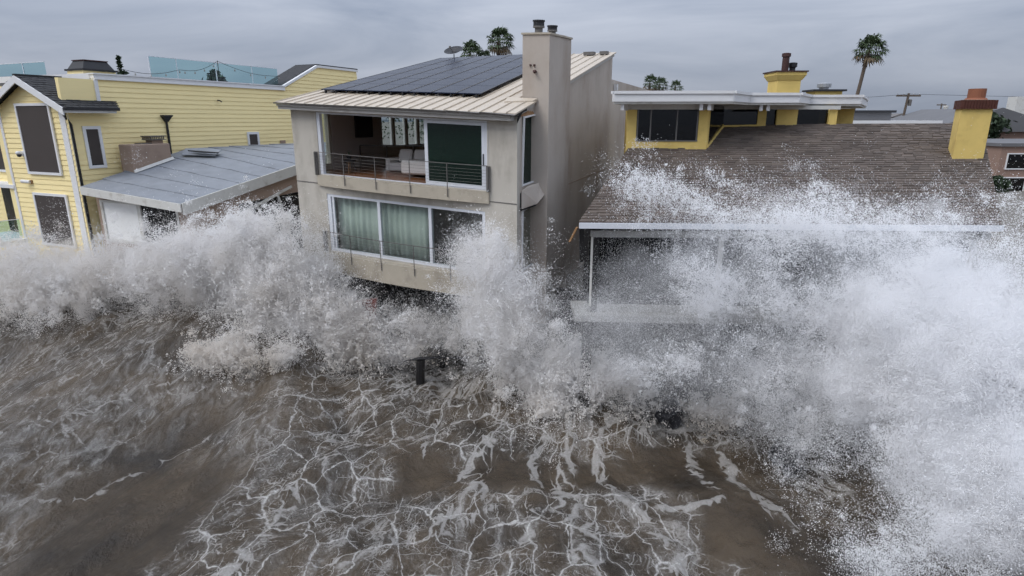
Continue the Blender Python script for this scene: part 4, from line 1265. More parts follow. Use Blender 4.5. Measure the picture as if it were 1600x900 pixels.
# utility poles, mast, wires
def pole(label, x, y, z, arm=2.6, lean=0.0, r=.16, transformer=True):
    e = tag(empty("utility_pole", (x, y, LAND_Z)), label, "utility pole", "utility poles on the skyline")
    MB().tube([(0, 0, 0), (lean, 0, z - LAND_Z)], [r * 1.2, r], 7).build("mast", M["trunk"], e)
    MB().box(lean - arm / 2, lean + arm / 2, -.1, .1, z - LAND_Z - .45, z - LAND_Z - .22).build("crossarm", M["trunk"], e)
    for q in (-.45, -.2, .2, .45):
        MB().lathe([(.06, z - LAND_Z - .22), (.07, z - LAND_Z - .06), (.03, z - LAND_Z)], 6, (lean + arm * q, 0)).build("insulator", M["galv"], e)
    if transformer:
        MB().lathe([(.22, z - LAND_Z - 1.7), (.24, z - LAND_Z - .9), (.12, z - LAND_Z - .8)], 8, (lean + .35, 0)).build("transformer", M["mesh_vent"], e)
pole("dark leaning utility pole with a crossarm, tallest on the skyline", 55.2, 90, 13.1, 3.4, .8)
pole("small distant utility pole just right of the tallest one", 101.5, 150, 13.2, 2.2, 0, .14, False)
pole("second small distant utility pole farther right", 108, 152, 14.0, 1.6, 0, .13, False)
for k, (x, z) in enumerate(((130, 13.6), (142, 14.2))):
    e = tag(empty("chimney_stack", (x, 190, LAND_Z)), ("thin pale stack left of its twin on the horizon", "thin pale stack right of its twin on the horizon")[k], "stack")
    MB().lathe([(.75, 0), (.55, z - LAND_Z - .6), (.7, z - LAND_Z - .6), (.7, z - LAND_Z)], 10).build("shaft", M["offwhite"], e)
    MB().lathe([(.72, z - LAND_Z - 1.3), (.74, z - LAND_Z - 1.0)], 10).build("band", M["roofgrey"], e)
pa, pm, pb = Vector((32, 78, 12.6)), Vector((56, 90, 13.0)), Vector((125, 101, 13.4))
for s_, t_, lab in ((pa, pm, "overhead wire running left from the tallest utility pole"), (pm, pb, "overhead wire running right from the tallest utility pole")):
    pts = [(s_ + (t_ - s_) * (k / 16)) - Vector((0, 0, .5 * math.sin(math.pi * k / 16))) for k in range(17)]
    tag(MB().tube(pts, .022, 4).build("overhead_wire", M["cable"]), lab, "wire")

# ================================================================== IN THE SURF: piling, beam, rocks, wreckage
e = tag(empty("broken_piling", (-3.4, 20.6, 0), 0, True), "black broken timber piling with its crossbeam standing in the surf", "piling")
MB().tube([(-3.42, 20.6, -2.0), (-3.36, 20.6, .5), (-3.32, 20.62, 1.08)], [.19, .17, .16], 9).build("post", M["pile"], e)
bm_ = MB()
px0 = [(-3.95, 20.62, 1.02), (-3.7, 20.6, 1.08), (-3.4, 20.6, 1.13), (-2.6, 20.62, 1.18), (-1.9, 20.66, 1.14), (-1.1, 20.7, 1.2)]
bm_.tube(px0, [.012, .03, .06, .035, .045, .012], 7)
bm_.build("crossbeam", M["pile"], e)
def rock(label, x, y, z, s, seed):
    r0 = random.Random(seed)
    me = bmesh.new()
    bmesh.ops.create_icosphere(me, subdivisions=3, radius=1)
    ph = [r0.uniform(0, 6) for _ in range(6)]
    for v in me.verts:
        c = v.co
        k = 1 + .22 * math.sin(c.x * 3 + ph[0]) * math.cos(c.y * 2.6 + ph[1]) + .16 * math.sin(c.z * 5 + ph[2] + c.x * 4) + .08 * math.sin(c.y * 9 + ph[3])
        v.co = Vector((round(c.x * k * 3.2) / 3.2 * .45 + c.x * k * .55, c.y * k, c.z * k * .75)) * s
    m_ = bpy.data.meshes.new("rock")
    me.to_mesh(m_); me.free()
    m_.materials.append(M["rock"])
    o = bpy.data.objects.new("rock", m_)
    o.location = (x, y, z); o.rotation_euler = (r0.uniform(0, 3), r0.uniform(0, 3), r0.uniform(0, 3))
    COL.objects.link(o)
    tag(o, label, "rock", "wet rocks in the foam")
rock("black wet rock showing at the foam's inner edge", 5.1, 17.9, .34, .42, 1)
rock("largest black rock in the foam nearest the near-side spray", 7.9, 15.7, .22, .46, 2)
rock("small black rock just in front of the largest one", 7.75, 15.05, .14, .22, 3)
rock("half-buried rock farther back under the big spray", 9.0, 17.6, .3, .42, 4)
o = tag(MB().prism([(-6.3, 22.6, 1.9), (-5.3, 22.3, 2.2), (-5.2, 22.3, 2.9), (-6.1, 22.6, 2.7)], (.05, .08, .02)).build("wrecked_panel", M["red"]), "dark red wrecked panel wedged under the stucco house", "panel")

# ================================================================== THE SEA
def smooth(a, b, x):
    t = np.clip((x - a) / (b - a), 0, 1)
    return t * t * (3 - 2 * t)
class VNoise:
    """Smooth lattice noise, 2-D or 3-D."""
    def __init__(s, seed, n=64):
        s.n = n
        s.t = np.random.default_rng(seed).random((n, n, n)).astype(np.float32)
    def __call__(s, x, y, z=None):
        z = np.zeros_like(x) if z is None else z
        xi, yi, zi = np.floor(x).astype(int), np.floor(y).astype(int), np.floor(z).astype(int)
        fx, fy, fz = x - xi, y - yi, z - zi
        fx, fy, fz = [f * f * (3 - 2 * f) for f in (fx, fy, fz)]
        n, t = s.n, s.t
        r = 0
        for dx in (0, 1):
            wx = fx if dx else 1 - fx
            for dy in (0, 1):
                wy_ = fy if dy else 1 - fy
                for dz in (0, 1):
                    wz = fz if dz else 1 - fz
                    r = r + t[(xi + dx) % n, (yi + dy) % n, (zi + dz) % n] * wx * wy_ * wz
        return r
N1, N2, N3 = VNoise(1), VNoise(2), VNoise(3)
def fbm(nf, x, y, oct=4, g=.5):
    a, s, r = 1., 0., 0.
    for k in range(oct):
        r = r + a * nf(x * 2 ** k + 13.7 * k, y * 2 ** k + 7.1 * k, np.zeros_like(x) + 3.3 * k)
        s += a
        a *= g
    return r / s

fx_ = np.arange(-30, 20.01, .085)
fy_ = np.arange(7.0, 31.01, .085)
xs = np.concatenate([[-900, -300, -120, -60, -42], fx_, [28, 45, 90, 300, 900]])
ys_ = np.concatenate([[-900, -300, -90, -30, -10, 0, 4], fy_, [34, 40]])
X, Y = np.meshgrid(xs, ys_, indexing='ij')
fine = smooth(-34, -29, X) * (1 - smooth(19, 24, X)) * smooth(3, 8, Y) * (1 - smooth(30.5, 33, Y))

# shoreline distance: positive out to sea from the house fronts
def front_y(x): return np.interp(x, [-40, -24, -9, -6, .5, 3, 14, 30], [35, 28.5, 24.0, 22.6, 20.6, 19.2, 18.4, 17.5])
dsea = front_y(X) - Y
wx = X + 1.2 * (fbm(N3, X * .35, Y * .35) - .5) * 2
leftz = 1 - smooth(-8.6, -5.6, wx - (Y - 11) * .02)          # the incoming swell on the left
h = np.zeros_like(X)
# the swell climbs towards the houses on the left
h += leftz * 1.7 * smooth(9.0, 1.0, dsea) * smooth(-40, -16, X + 0 * Y) 
h += leftz * .50 * smooth(-7.0, -12, X) * np.sin((X * .42 - Y * .30) * 1.0 + .8)
# streaked ripples along the flow on the left: flow runs from lower left to upper right
du, dv = (X * .44 + Y * .90), (X * .90 - Y * .44)
h += leftz * .26 * (fbm(N1, du * .28, dv * .95, 4) - .5) * 2
# backwash in the middle: ridges fanning out from the sea wall
ox, oy = 0.5, 27.0
ang = np.arctan2(X - ox, oy - Y)
rad = np.hypot(X - ox, oy - Y)
mid = 1 - leftz
h += mid * .32 * (fbm(N2, ang * 9.0, rad * .30, 4) - .5) * 2 * smooth(26, 14, rad * 1.0)
h += mid * .22 * (fbm(N1, X * .9, Y * .9, 5, .55) - .5) * 2
h += mid * .42 * (fbm(N3, X * .38 + 3, Y * .45, 3) - .5) * 2
h += leftz * .55 * (fbm(N2, du * .16 + 7, dv * .42, 3) - .5) * 2
turb = smooth(3.6, .4, dsea + 1.6 * (fbm(N3, X * .5, Y * .5) - .5))
h += turb * (.30 + .55 * (fbm(N2, X * 1.3, Y * 1.3, 5, .6) - .45))
# drawn foam tracks (survey points on the photo, laid on the sea plane)
tracks = [([(905, 640), (882, 690), (874, 750), (890, 810), (925, 870), (940, 910)], 0.33, 0.69),
          ([(948, 640), (938, 690), (955, 755), (990, 795), (1030, 850), (1060, 900)], 0.19, 0.62),
          ([(800, 605), (775, 690), (735, 755), (700, 800), (660, 840)], 0.28, 0.55),
          ([(842, 690), (824, 740), (842, 800), (820, 860)], 0.15, 0.48),
          ([(1075, 690), (1100, 730), (1128, 780), (1100, 800), (1040, 805), (980, 785)], 0.15, 0.55),
          ([(1130, 690), (1150, 745), (1200, 790), (1240, 815)], 0.18, 0.55),
          ([(705, 630), (660, 680), (650, 710)], 0.15, 0.40),
          ([(650, 610), (570, 655), (520, 705), (470, 770), (420, 830), (360, 880), (320, 905)], 0.28, 0.38),
          ([(560, 640), (520, 690), (515, 750)], 0.15, 0.34),
          ([(760, 790), (700, 830), (600, 850), (540, 880)], 0.23, 0.34),
          ([(900, 560), (1000, 610), (1100, 640), (1220, 690), (1290, 760)], 0.71, 0.51),
          ([(500, 600), (420, 640), (300, 690), (150, 730), (0, 770)], 0.20, 0.21),
          ([(420, 560), (300, 620), (160, 660), (0, 700)], 0.20, 0.25)]
foam = np.zeros_like(X)
jx = X + .55 * (fbm(N1, X * .8, Y * .8, 4) - .5) * 2
jy = Y + .55 * (fbm(N2, X * .8 + 31, Y * .8, 4) - .5) * 2
for pts, wdt, amt in tracks:
    P = np.array([on_sea(u, v)[:2] for u, v in pts])
    dmin = np.full(X.shape, 9e9)
    for a, b in zip(P[:-1], P[1:]):
        ab = b - a
        t = np.clip(((jx - a[0]) * ab[0] + (jy - a[1]) * ab[1]) / (ab @ ab), 0, 1)
        dmin = np.minimum(dmin, np.hypot(jx - a[0] - ab[0] * t, jy - a[1] - ab[1] * t))
    g = amt * np.exp(-(dmin / wdt) ** 2)
    foam = np.maximum(foam, g)
    h += .10 * g
foam = np.maximum(foam, turb * (.50 + .75 * (fbm(N1, X * .8 + 5, Y * .8, 4) - .35)))
h += .075 * (fbm(N3, X * 2.2, Y * 2.2, 4, .6) - .5) * 2
h = h * fine
# foam web strength: strong in the backwash, open in the dark trough at lower left
patch = fbm(N2, X * .33 + 9, Y * .33 + 4, 4)
webc = mid * smooth(.36, .60, patch + .10) * (1 - .75 * smooth(3.2, 7.5, X - .1 * (Y - 11))) * (1 - smooth(24, 27, Y))
dk = np.hypot((X - on_sea(1040, 730)[0]) / 1.25, (Y - on_sea(1040, 730)[1]) / 1.35)
webc *= .25 + .75 * smooth(.7, 1.15, dk)
trough = smooth(3.5, 1.2, np.hypot((X + 8.2) * .75 + (Y - 12.3) * .35, (Y - 12.6) * .75))
webl = leftz * (1 - .93 * trough) * smooth(.22, .55, fbm(N3, du * .12 + 2, dv * .35, 4) + .06) * smooth(10.5, 14.0, Y - .18 * (X + 9))
webl = np.maximum(webl, .25 * leftz * smooth(15, 19, Y))

nxg, nyg = X.shape
verts = np.stack([X, Y, h], -1).reshape(-1, 3)
ii, jj = np.meshgrid(np.arange(nxg - 1), np.arange(nyg - 1), indexing='ij')
a = (ii * nyg + jj).ravel()
quads = np.stack([a, a + nyg, a + nyg + 1, a + 1], -1)
me = bpy.data.meshes.new("sea")
me.vertices.add(len(verts)); me.vertices.foreach_set("co", verts.astype(np.float32).ravel())
me.loops.add(quads.size); me.loops.foreach_set("vertex_index", quads.ravel().astype(np.int32))
me.polygons.add(len(quads)); me.polygons.foreach_set("loop_start", (np.arange(len(quads)) * 4).astype(np.int32))
me.polygons.foreach_set("use_smooth", np.ones(len(quads), dtype=bool))
me.update(calc_edges=True)
fl_a = me.attributes.new("flow", 'FLOAT_VECTOR', 'POINT')
fw_ = .5 * (fbm(N1, X * .45 + 2, Y * .45, 3) - .5)
fl_a.data.foreach_set("vector", np.stack([(ang + .05 * fw_ * 4) * 9.5 + fw_, rad * .27 + fw_, np.zeros_like(X)], -1).astype(np.float32).ravel())
for nm, arr in (("foam", foam * fine), ("webc", webc * fine), ("webl", webl * fine)):
    at = me.attributes.new(nm, 'FLOAT', 'POINT')
    at.data.foreach_set("value", arr.astype(np.float32).ravel())

def sea_mat():
    m, nt, b = new_mat("muddy_sea")
    n, l = nt.nodes, nt.links
    def math_(op, a=None, b_=None, c=None, clamp=False):
        q = n.new("ShaderNodeMath"); q.operation = op; q.use_clamp = clamp
        for k, v in enumerate((a, b_, c)):
            if v is None: continue
            if isinstance(v, (int, float)): q.inputs[k].default_value = v
            else: l.new(v, q.inputs[k])
        return q.outputs[0]
    def rng_(v, a, b_, c=0., d=1., st=True):
        q = n.new("ShaderNodeMapRange"); q.interpolation_type = 'SMOOTHSTEP' if st else 'LINEAR'
        q.inputs["From Min"].default_value = a; q.inputs["From Max"].default_value = b_
        q.inputs["To Min"].default_value = c; q.inputs["To Max"].default_value = d
        l.new(v, q.inputs["Value"]); return q.outputs[0]
    def attr(nm):
        q = n.new("ShaderNodeAttribute"); q.attribute_name = nm; return q.outputs["Fac"]
    def noise(vec, sc, det=4, ro=.55, dist=0.):
        q = n.new("ShaderNodeTexNoise"); q.inputs["Scale"].default_value = sc; q.inputs["Detail"].default_value = det
        q.inputs["Roughness"].default_value = ro; q.inputs["Distortion"].default_value = dist
        l.new(vec, q.inputs["Vector"]); return q
    tcn = n.new("ShaderNodeTexCoord")
    P = tcn.outputs["Object"]
    def mapping(scale, rotz=0., src=P):
        q = n.new("ShaderNodeMapping"); q.inputs["Scale"].default_value = scale; q.inputs["Rotation"].default_value = (0, 0, rotz)
        l.new(src, q.inputs[0]); return q.outputs[0]
    def warp(vec, src, sc, amt):
        nn = noise(src, sc, 3, .5)
        sub = n.new("ShaderNodeVectorMath"); sub.operation = 'SUBTRACT'; l.new(nn.outputs["Color"], sub.inputs[0]); sub.inputs[1].default_value = (.5, .5, .5)
        mul = n.new("ShaderNodeVectorMath"); mul.operation = 'SCALE'; l.new(sub.outputs[0], mul.inputs[0]); mul.inputs["Scale"].default_value = amt
        ad = n.new("ShaderNodeVectorMath"); ad.operation = 'ADD'; l.new(vec, ad.inputs[0]); l.new(mul.outputs[0], ad.inputs[1])
        return ad.outputs[0]
    def web(vec, sc, w0, w1, thick):
        v = n.new("ShaderNodeTexVoronoi"); v.voronoi_dimensions = '2D'; v.feature = 'DISTANCE_TO_EDGE'; v.inputs["Scale"].default_value = sc
        l.new(vec, v.inputs["Vector"])
        d = math_('DIVIDE', v.outputs["Distance"], thick)
        return rng_(d, w0, w1, 1., 0.)
    # middle: foam lacing left by the backwash, its threads broken and beaded
    vc = warp(warp(warp(mapping((1.0, .74, 1), .12), P, .75, .85), P, 2.4, .15), P, 9.0, .045)
    n_lo = noise(P, .9, 5, .65).outputs["Fac"]
    n_mid = noise(P, 1.9, 5, .65).outputs["Fac"]
    bead = rng_(noise(P, 16., 3, .6).outputs["Fac"], .30, .62, .35, 1.)
    A_f, A_c, A_l = attr("foam"), attr("webc"), attr("webl")
    th = rng_(n_lo, .34, .68, .30, 1.8)
    def vor(vec, sc):
        v = n.new("ShaderNodeTexVoronoi"); v.voronoi_dimensions = '2D'; v.feature = 'DISTANCE_TO_EDGE'; v.inputs["Scale"].default_value = sc
        l.new(vec, v.inputs["Vector"]); return v.outputs["Distance"]
    fq = n.new("ShaderNodeAttribute"); fq.attribute_name = "flow"
    vf = warp(warp(fq.outputs["Vector"], P, .7, .55), P, 2.4, .16)
    d1, d2, d3 = vor(vc, .95), vor(vc, 2.05), vor(vc, 4.4)
    s2, s3 = vor(vf, 1.5), vor(vf, 3.6)
    def thread(d, w, t):
        return rng_(math_('DIVIDE', d, t), 0., w, 1., 0.)
    wcs = math_('MULTIPLY', thread(d1, .036, th), rng_(n_mid, .30, .46))
    wcs = math_('MAXIMUM', wcs, math_('MULTIPLY', math_('MULTIPLY', thread(d2, .044, th), rng_(n_mid, .42, .56)), .85))
    wcs = math_('MAXIMUM', wcs, math_('MULTIPLY', math_('MULTIPLY', thread(d3, .075, th), rng_(n_lo, .46, .62)), .6))
    d4 = vor(vc, 10.5)
    lace = math_('MULTIPLY', math_('MULTIPLY', thread(d4, .16, th), rng_(n_mid, .44, .62)), .42)
    halo = math_('MULTIPLY', math_('MULTIPLY', thread(d1, .17, th), rng_(n_mid, .36, .62)), .26)
    sf = noise(mapping((2.6, .55, 1), 0., vf), 1.6, 7, .66, .4)
    drag = math_('MULTIPLY', math_('MULTIPLY', rng_(sf.outputs["Fac"], .46, .70), rng_(n_lo, .34, .58, .25, 1.)), .52)
    wcs = math_('MAXIMUM', math_('MULTIPLY', wcs, .9), math_('MAXIMUM', drag, math_('MAXIMUM', lace, halo)))
    fc = math_('MULTIPLY', math_('MULTIPLY', wcs, bead), rng_(A_c, .02, .5))
    # left: longer drawn-out lacing on the swell
    vl = warp(warp(mapping((1.05, .48, 1), R_(26)), P, .5, 1.1), P, 2.0, .24)
    e1, e2 = vor(vl, 1.0), vor(vl, 2.7)
    wls = math_('MAXIMUM', math_('MULTIPLY', thread(e1, .075, th), rng_(n_mid, .40, .62)), math_('MULTIPLY', math_('MULTIPLY', thread(e2, .085, th), rng_(n_lo, .42, .62)), .7))
    st = noise(mapping((1.9, .8, 1), R_(26)), 1.2, 7, .70, 1.2)
    film = math_('MULTIPLY', rng_(st.outputs["Fac"], .40, .70), .30)
    fl = math_('MULTIPLY', math_('MAXIMUM', math_('MULTIPLY', math_('MULTIPLY', wls, bead), .50), film), rng_(A_l, .05, .8))
    # thick foam: the same lacing swelling shut, down to fine froth
    jag = math_('MULTIPLY_ADD', n_mid, 1.2, -.55)
    g = math_('MULTIPLY', math_('ADD', A_f, math_('MULTIPLY', jag, rng_(A_f, .03, .4))), 1.0, clamp=True)
    gw = math_('ADD', math_('MULTIPLY', g, .22), .0005)
    f2 = rng_(math_('DIVIDE', s2, gw), .35, 1.0, 1., 0.)
    f3 = rng_(math_('DIVIDE', s3, math_('MULTIPLY', gw, 1.25)), .2, 1.0, 1., 0.)
    froth = rng_(noise(warp(P, P, 3., .3), 6.5, 6, .72).outputs["Fac"], .42, .66)
    solid = math_('MULTIPLY', math_('MULTIPLY', froth, rng_(noise(P, 15., 4, .7).outputs["Fac"], .36, .60, .15, 1.)), rng_(g, .30, 1.0, 0., .8))
    ff = math_('MULTIPLY', math_('MAXIMUM', math_('MAXIMUM', math_('MULTIPLY', f2, .50), math_('MULTIPLY', f3, .55)), solid), rng_(A_f, .04, .3))
    ff = math_('MULTIPLY', ff, math_('MULTIPLY_ADD', bead, .5, .5))
    F = math_('MAXIMUM', math_('MAXIMUM', fc, fl), ff)
    F = math_('MULTIPLY', F, 1.0, clamp=True)
    # water colour: silt clouds
    sil = noise(warp(P, P, .5, 1.2), .34, 7, .62)
    rp_ = n.new("ShaderNodeValToRGB")
    rp_.color_ramp.elements[0].position = .3; rp_.color_ramp.elements[0].color = (.026, .022, .018, 1)
    rp_.color_ramp.elements[1].position = .72; rp_.color_ramp.elements[1].color = (.110, .082, .054, 1)
    l.new(sil.outputs["Fac"], rp_.inputs[0])
    mx = n.new("ShaderNodeMix"); mx.data_type = 'RGBA'
    l.new(F, mx.inputs[0]); l.new(rp_.outputs[0], mx.inputs[6]); mx.inputs[7].default_value = (.60, .585, .56, 1)
    l.new(mx.outputs[2], b.inputs["Base Color"])
    l.new(rng_(F, 0, .6, .10, .75), b.inputs["Roughness"])
    b.inputs["Specular IOR Level"].default_value = .55
    b.inputs["IOR"].default_value = 1.33
    # relief: ripples and foam thickness
    rip = noise(mapping((2.0, 1.3, 1), R_(20)), 2.8, 8, .68)
    bp1 = n.new("ShaderNodeBump"); bp1.inputs["Strength"].default_value = .9; bp1.inputs["Distance"].default_value = .16
    l.new(rip.outputs["Fac"], bp1.inputs["Height"])
    l.new(bp1.outputs[0], b.inputs["Normal"])
    return m
me.materials.append(sea_mat())
sea = bpy.data.objects.new("sea", me)
COL.objects.link(sea)
tag(sea, kind="structure")

# ================================================================== SPRAY: clouds of real droplets
def drop_mat():
    m, nt, b = new_mat("white_water_droplet")
    n, l = nt.nodes, nt.links
    n.remove(b)
    out = n["Material Output"]
    at = n.new("ShaderNodeAttribute"); at.attribute_name = "silt"
    mx = n.new("ShaderNodeMix"); mx.data_type = 'RGBA'
    mx.inputs[6].default_value = (.95, .95, .955, 1); mx.inputs[7].default_value = (.60, .52, .415, 1)
    l.new(at.outputs["Fac"], mx.inputs[0])
    df = n.new("ShaderNodeBsdfDiffuse"); tr = n.new("ShaderNodeBsdfTranslucent"); ms = n.new("ShaderNodeMixShader")
    ms.inputs[0].default_value = .35
    l.new(mx.outputs[2], df.inputs[0]); l.new(mx.outputs[2], tr.inputs[0])
    l.new(df.outputs[0], ms.inputs[1]); l.new(tr.outputs[0], ms.inputs[2]); l.new(ms.outputs[0], out.inputs[0])
    return m
M["drop"] = drop_mat()
def mist_mat(name, col):
    """Airborne fine mist too small to see as drops: a scattering volume, uneven like blown spray."""
    m = bpy.data.materials.new(name)
    m.use_nodes = True
    n, l = m.node_tree.nodes, m.node_tree.links
    n.clear()
    o = n.new("ShaderNodeOutputMaterial")
    pv = n.new("ShaderNodeVolumePrincipled")
    pv.inputs["Color"].default_value = (*col, 1)
    pv.inputs["Anisotropy"].default_value = .15
    pv.inputs["Density Attribute"].default_value = ""
    at = n.new("ShaderNodeAttribute"); at.attribute_name = "density"
    ml = n.new("ShaderNodeMath"); ml.operation = 'MULTIPLY'; ml.inputs[1].default_value = 1.0
    l.new(at.outputs["Fac"], ml.inputs[0])
    l.new(ml.outputs[0], pv.inputs["Density"])
    l.new(pv.outputs[0], o.inputs["Volume"])
    m.cycles.volume_step_rate = 3.0
    return m
M["mist"] = mist_mat("blown_mist", (.985, .985, .99))
M["mist_silty"] = mist_mat("silty_mist", (.975, .950, .915))
def drop_group(name, density, voxel, mist):
    ng = bpy.data.node_groups.new(name, 'GeometryNodeTree')
    ng.interface.new_socket("Geometry", in_out='INPUT', socket_type='NodeSocketGeometry')
    ng.interface.new_socket("Geometry", in_out='OUTPUT', socket_type='NodeSocketGeometry')
    N, L = ng.nodes, ng.links
    gi, go = N.new("NodeGroupInput"), N.new("NodeGroupOutput")
    def named(a):
        q = N.new("GeometryNodeInputNamedAttribute"); q.data_type = 'FLOAT'; q.inputs["Name"].default_value = a
        return q.outputs["Attribute"]
    mp_ = N.new("GeometryNodeMeshToPoints")
    L.new(gi.outputs[0], mp_.inputs["Mesh"]); L.new(named("size"), mp_.inputs["Radius"])
    sep_ = N.new("GeometryNodeSeparateGeometry")
    cmp_ = N.new("FunctionNodeCompare"); cmp_.data_type = 'FLOAT'; cmp_.operation = 'GREATER_THAN'; cmp_.inputs["B"].default_value = .5
    L.new(named("puff"), cmp_.inputs["A"])
    L.new(mp_.outputs[0], sep_.inputs["Geometry"]); L.new(cmp_.outputs[0], sep_.inputs["Selection"])
    sm1 = N.new("GeometryNodeSetMaterial"); sm1.inputs["Material"].default_value = M["drop"]
    L.new(sep_.outputs["Inverted"], sm1.inputs["Geometry"])
    if density <= 0:
        L.new(sm1.outputs[0], go.inputs[0])
        return ng
    pvn = N.new("GeometryNodePointsToVolume")
    pvn.resolution_mode = 'VOXEL_SIZE'
    pvn.inputs["Density"].default_value = density
    pvn.inputs["Voxel Size"].default_value = voxel
    L.new(sep_.outputs["Selection"], pvn.inputs["Points"]); L.new(named("size"), pvn.inputs["Radius"])
    sm2 = N.new("GeometryNodeSetMaterial"); sm2.inputs["Material"].default_value = mist
    L.new(pvn.outputs[0], sm2.inputs["Geometry"])
    jn = N.new("GeometryNodeJoinGeometry")
    L.new(sm1.outputs[0], jn.inputs[0]); L.new(sm2.outputs[0], jn.inputs[0])
    L.new(jn.outputs[0], go.inputs[0])
    return ng

def cluster(par, levels, stretch=None, sdir=None):
    """Fractal clumping: every point breaks into a burst of smaller ones, again and again."""
    p = par
    for k, (n_, s) in enumerate(levels):
        cnt = rng.poisson(n_ * rng.gamma(1.3, 1 / 1.3, len(p)))
        sig = s * rng.lognormal(0, .5, len(p))
        base = np.repeat(p, cnt, 0)
        sg = np.repeat(sig, cnt)[:, None]
        off = rng.normal(0, 1, base.shape) * sg
        if stretch and 0 < k < len(levels) - 1:
            off += sdir * rng.normal(0, 1, (len(base), 1)) * sg * stretch
        p = base + off
    return p
def blobs(spec, n):
    w = np.array([s[6] for s in spec], float); w /= w.sum()
    idx = rng.choice(len(spec), n, p=w)
    c = np.array([at_y(s[0], s[1], s[2]) for s in spec])[idx]
    sg = np.array([s[3:6] for s in spec])[idx]
    return c + np.clip(rng.normal(0, 1, (n, 3)), -1.75, 1.75) * sg
def jets(base, vel, n, spread, t0, t1, wid, steps=80, g=9.8):
    """Ballistic ropes of water: each strand is a parabola of closely set drops, breaking up towards its tip."""
    b = np.array(base, float) + rng.normal(0, 1, (n, 3)) * np.array(wid)
    v = np.array(vel, float) + rng.normal(0, 1, (n, 3)) * spread
    end = t0 + (t1 - t0) * rng.uniform(.35, 1.0, n)
    out = []
    for k in range(steps):
        f = (k + rng.random(n)) / steps
        t = t0 + (end - t0) * f
        q = b + v * t[:, None]
        q[:, 2] -= .5 * g * t * t
        q += rng.normal(0, 1, q.shape) * (.012 + .07 * f * f)[:, None]
        out.append(q)
    q = np.concatenate(out)
    return q[q[:, 2] > -.1]
def spray(name, label, sets, silt=0.0, silt_z=1.5, var=.42, floor=.12, puffs=None, density=1.0, voxel=.12, mist="mist"):
    """sets: (droplet positions, mean radius) pairs. puffs: (positions, radius) of the mist body they fly around."""
    pts = np.concatenate([s[0] for s in sets])
    size = np.concatenate([np.full(len(s[0]), s[1]) for s in sets])
    ok = (pts[:, 2] > -.25) & (np.hypot(pts[:, 0], pts[:, 1]) > 2.5)
    pts, size = pts[ok], size[ok]
    size = (size * rng.lognormal(0, var, len(size))).clip(size * .4, size * 3.4)
    puff = np.zeros(len(pts))
    if puffs is not None:
        pp, pr = puffs
        near = (((pp[:, None, :] - pp[None, :, :]) ** 2).sum(-1) < .5 ** 2).sum(1)
        pp = pp[near >= max(5, .35 * np.median(near))]          # no lone puffs away from the body
        pts = np.concatenate([pts, pp]); puff = np.concatenate([puff, np.ones(len(pp))])
        size = np.concatenate([size, pr * rng.lognormal(0, .35, len(pp)).clip(.4, 2.2)])
    n = len(pts)
    me = bpy.data.meshes.new(name)
    me.vertices.add(n)
    me.vertices.foreach_set("co", pts.astype(np.float32).ravel())
    s = np.clip(silt * (floor + (1 - floor) * np.exp(-np.maximum(pts[:, 2], 0) / silt_z)) * (.6 + .8 * N1(pts[:, 0] * .9, pts[:, 1] * .9, pts[:, 2] * .9)), 0, 1)
    for nm, arr in (("size", size), ("silt", s), ("puff", puff)):
        a = me.attributes.new(nm, 'FLOAT', 'POINT')
        a.data.foreach_set("value", arr.astype(np.float32))
    me.materials.append(M["drop"])
    me.materials.append(M[mist])
    o = bpy.data.objects.new(name, me)
    COL.objects.link(o)
    md = o.modifiers.new("droplets", 'NODES'); md.node_group = drop_group(name, density if puffs is not None else 0, voxel, M[mist])
    tag(o, label, "spray", kind="stuff")
    return o

# ---- wave bursting against the yellow and tan houses
def wide(spec, k): return [(u, v, Y, a * k, b, c * k, w) for u, v, Y, a, b, c, w in spec]
LB = [(-40, 430, 26.6, 1.2, .6, .55, 1.0), (40, 425, 26.2, 1.2, .6, .55, 1.2), (120, 428, 25.6, 1.2, .6, .58, 1.4), (200, 425, 24.9, 1.1, .6, .62, 1.5),
      (270, 420, 24.0, 1.0, .6, .68, 1.5), (340, 415, 23.4, .9, .6, .80, 1.6), (400, 410, 22.8, .8, .6, .95, 1.7), (455, 440, 22.3, .7, .5, .95, 1.4),
      (505, 475, 21.9, .6, .5, .75, 1.0), (545, 515, 21.5, .4, .4, .5, .6), (60, 480, 24.9, 1.3, .6, .25, .7), (430, 505, 22.0, .7, .5, .4, .8)]
up = np.array([.25, -.05, 1.0])
p = cluster(blobs(LB, 300), [(9, .34), (10, .17), (20, .075)], .8, up)
q = cluster(blobs(LB, 600), [(10, .40), (75, .22)])
spray("wave_spray", "pale brown-white burst of spray along the yellow and tan houses", [(p, .0088), (q, .0062)], .85, 1.6, floor=.22, var=.36,
      puffs=(np.concatenate([cluster(blobs(LB[:6], 220), [(6, .32)]), cluster(blobs(LB[5:8], 60), [(6, .3)])]), .20), density=.62, mist="mist_silty")
# torn ropes of water at the right end of the burst and the drops it throws over the tan roof
js = [jets((-9.6 + k * .5, 22.2 - k * .1, .5), (-.2 + .22 * k, -.3, 7.6 - .4 * k), 34, (1.0, .5, 1.0), .08, 1.2, (.3, .3, .25)) for k in range(9)]
p = cluster(np.concatenate(js), [(3, .022)])
js = [jets((-14.0 + k * .7, 23.6 - k * .25, 3.0), (.8, .1, 5.6), 26, (1.1, .4, 1.1), .2, 1.05, (.5, .3, .4), 40) for k in range(7)]
q = cluster(np.concatenate(js), [(3, .05)])
spray("splash_tongues", "torn ropes of brown-white water leaping at the stucco house's left corner", [(p, .0090), (q, .0085)], .8, 2.2)
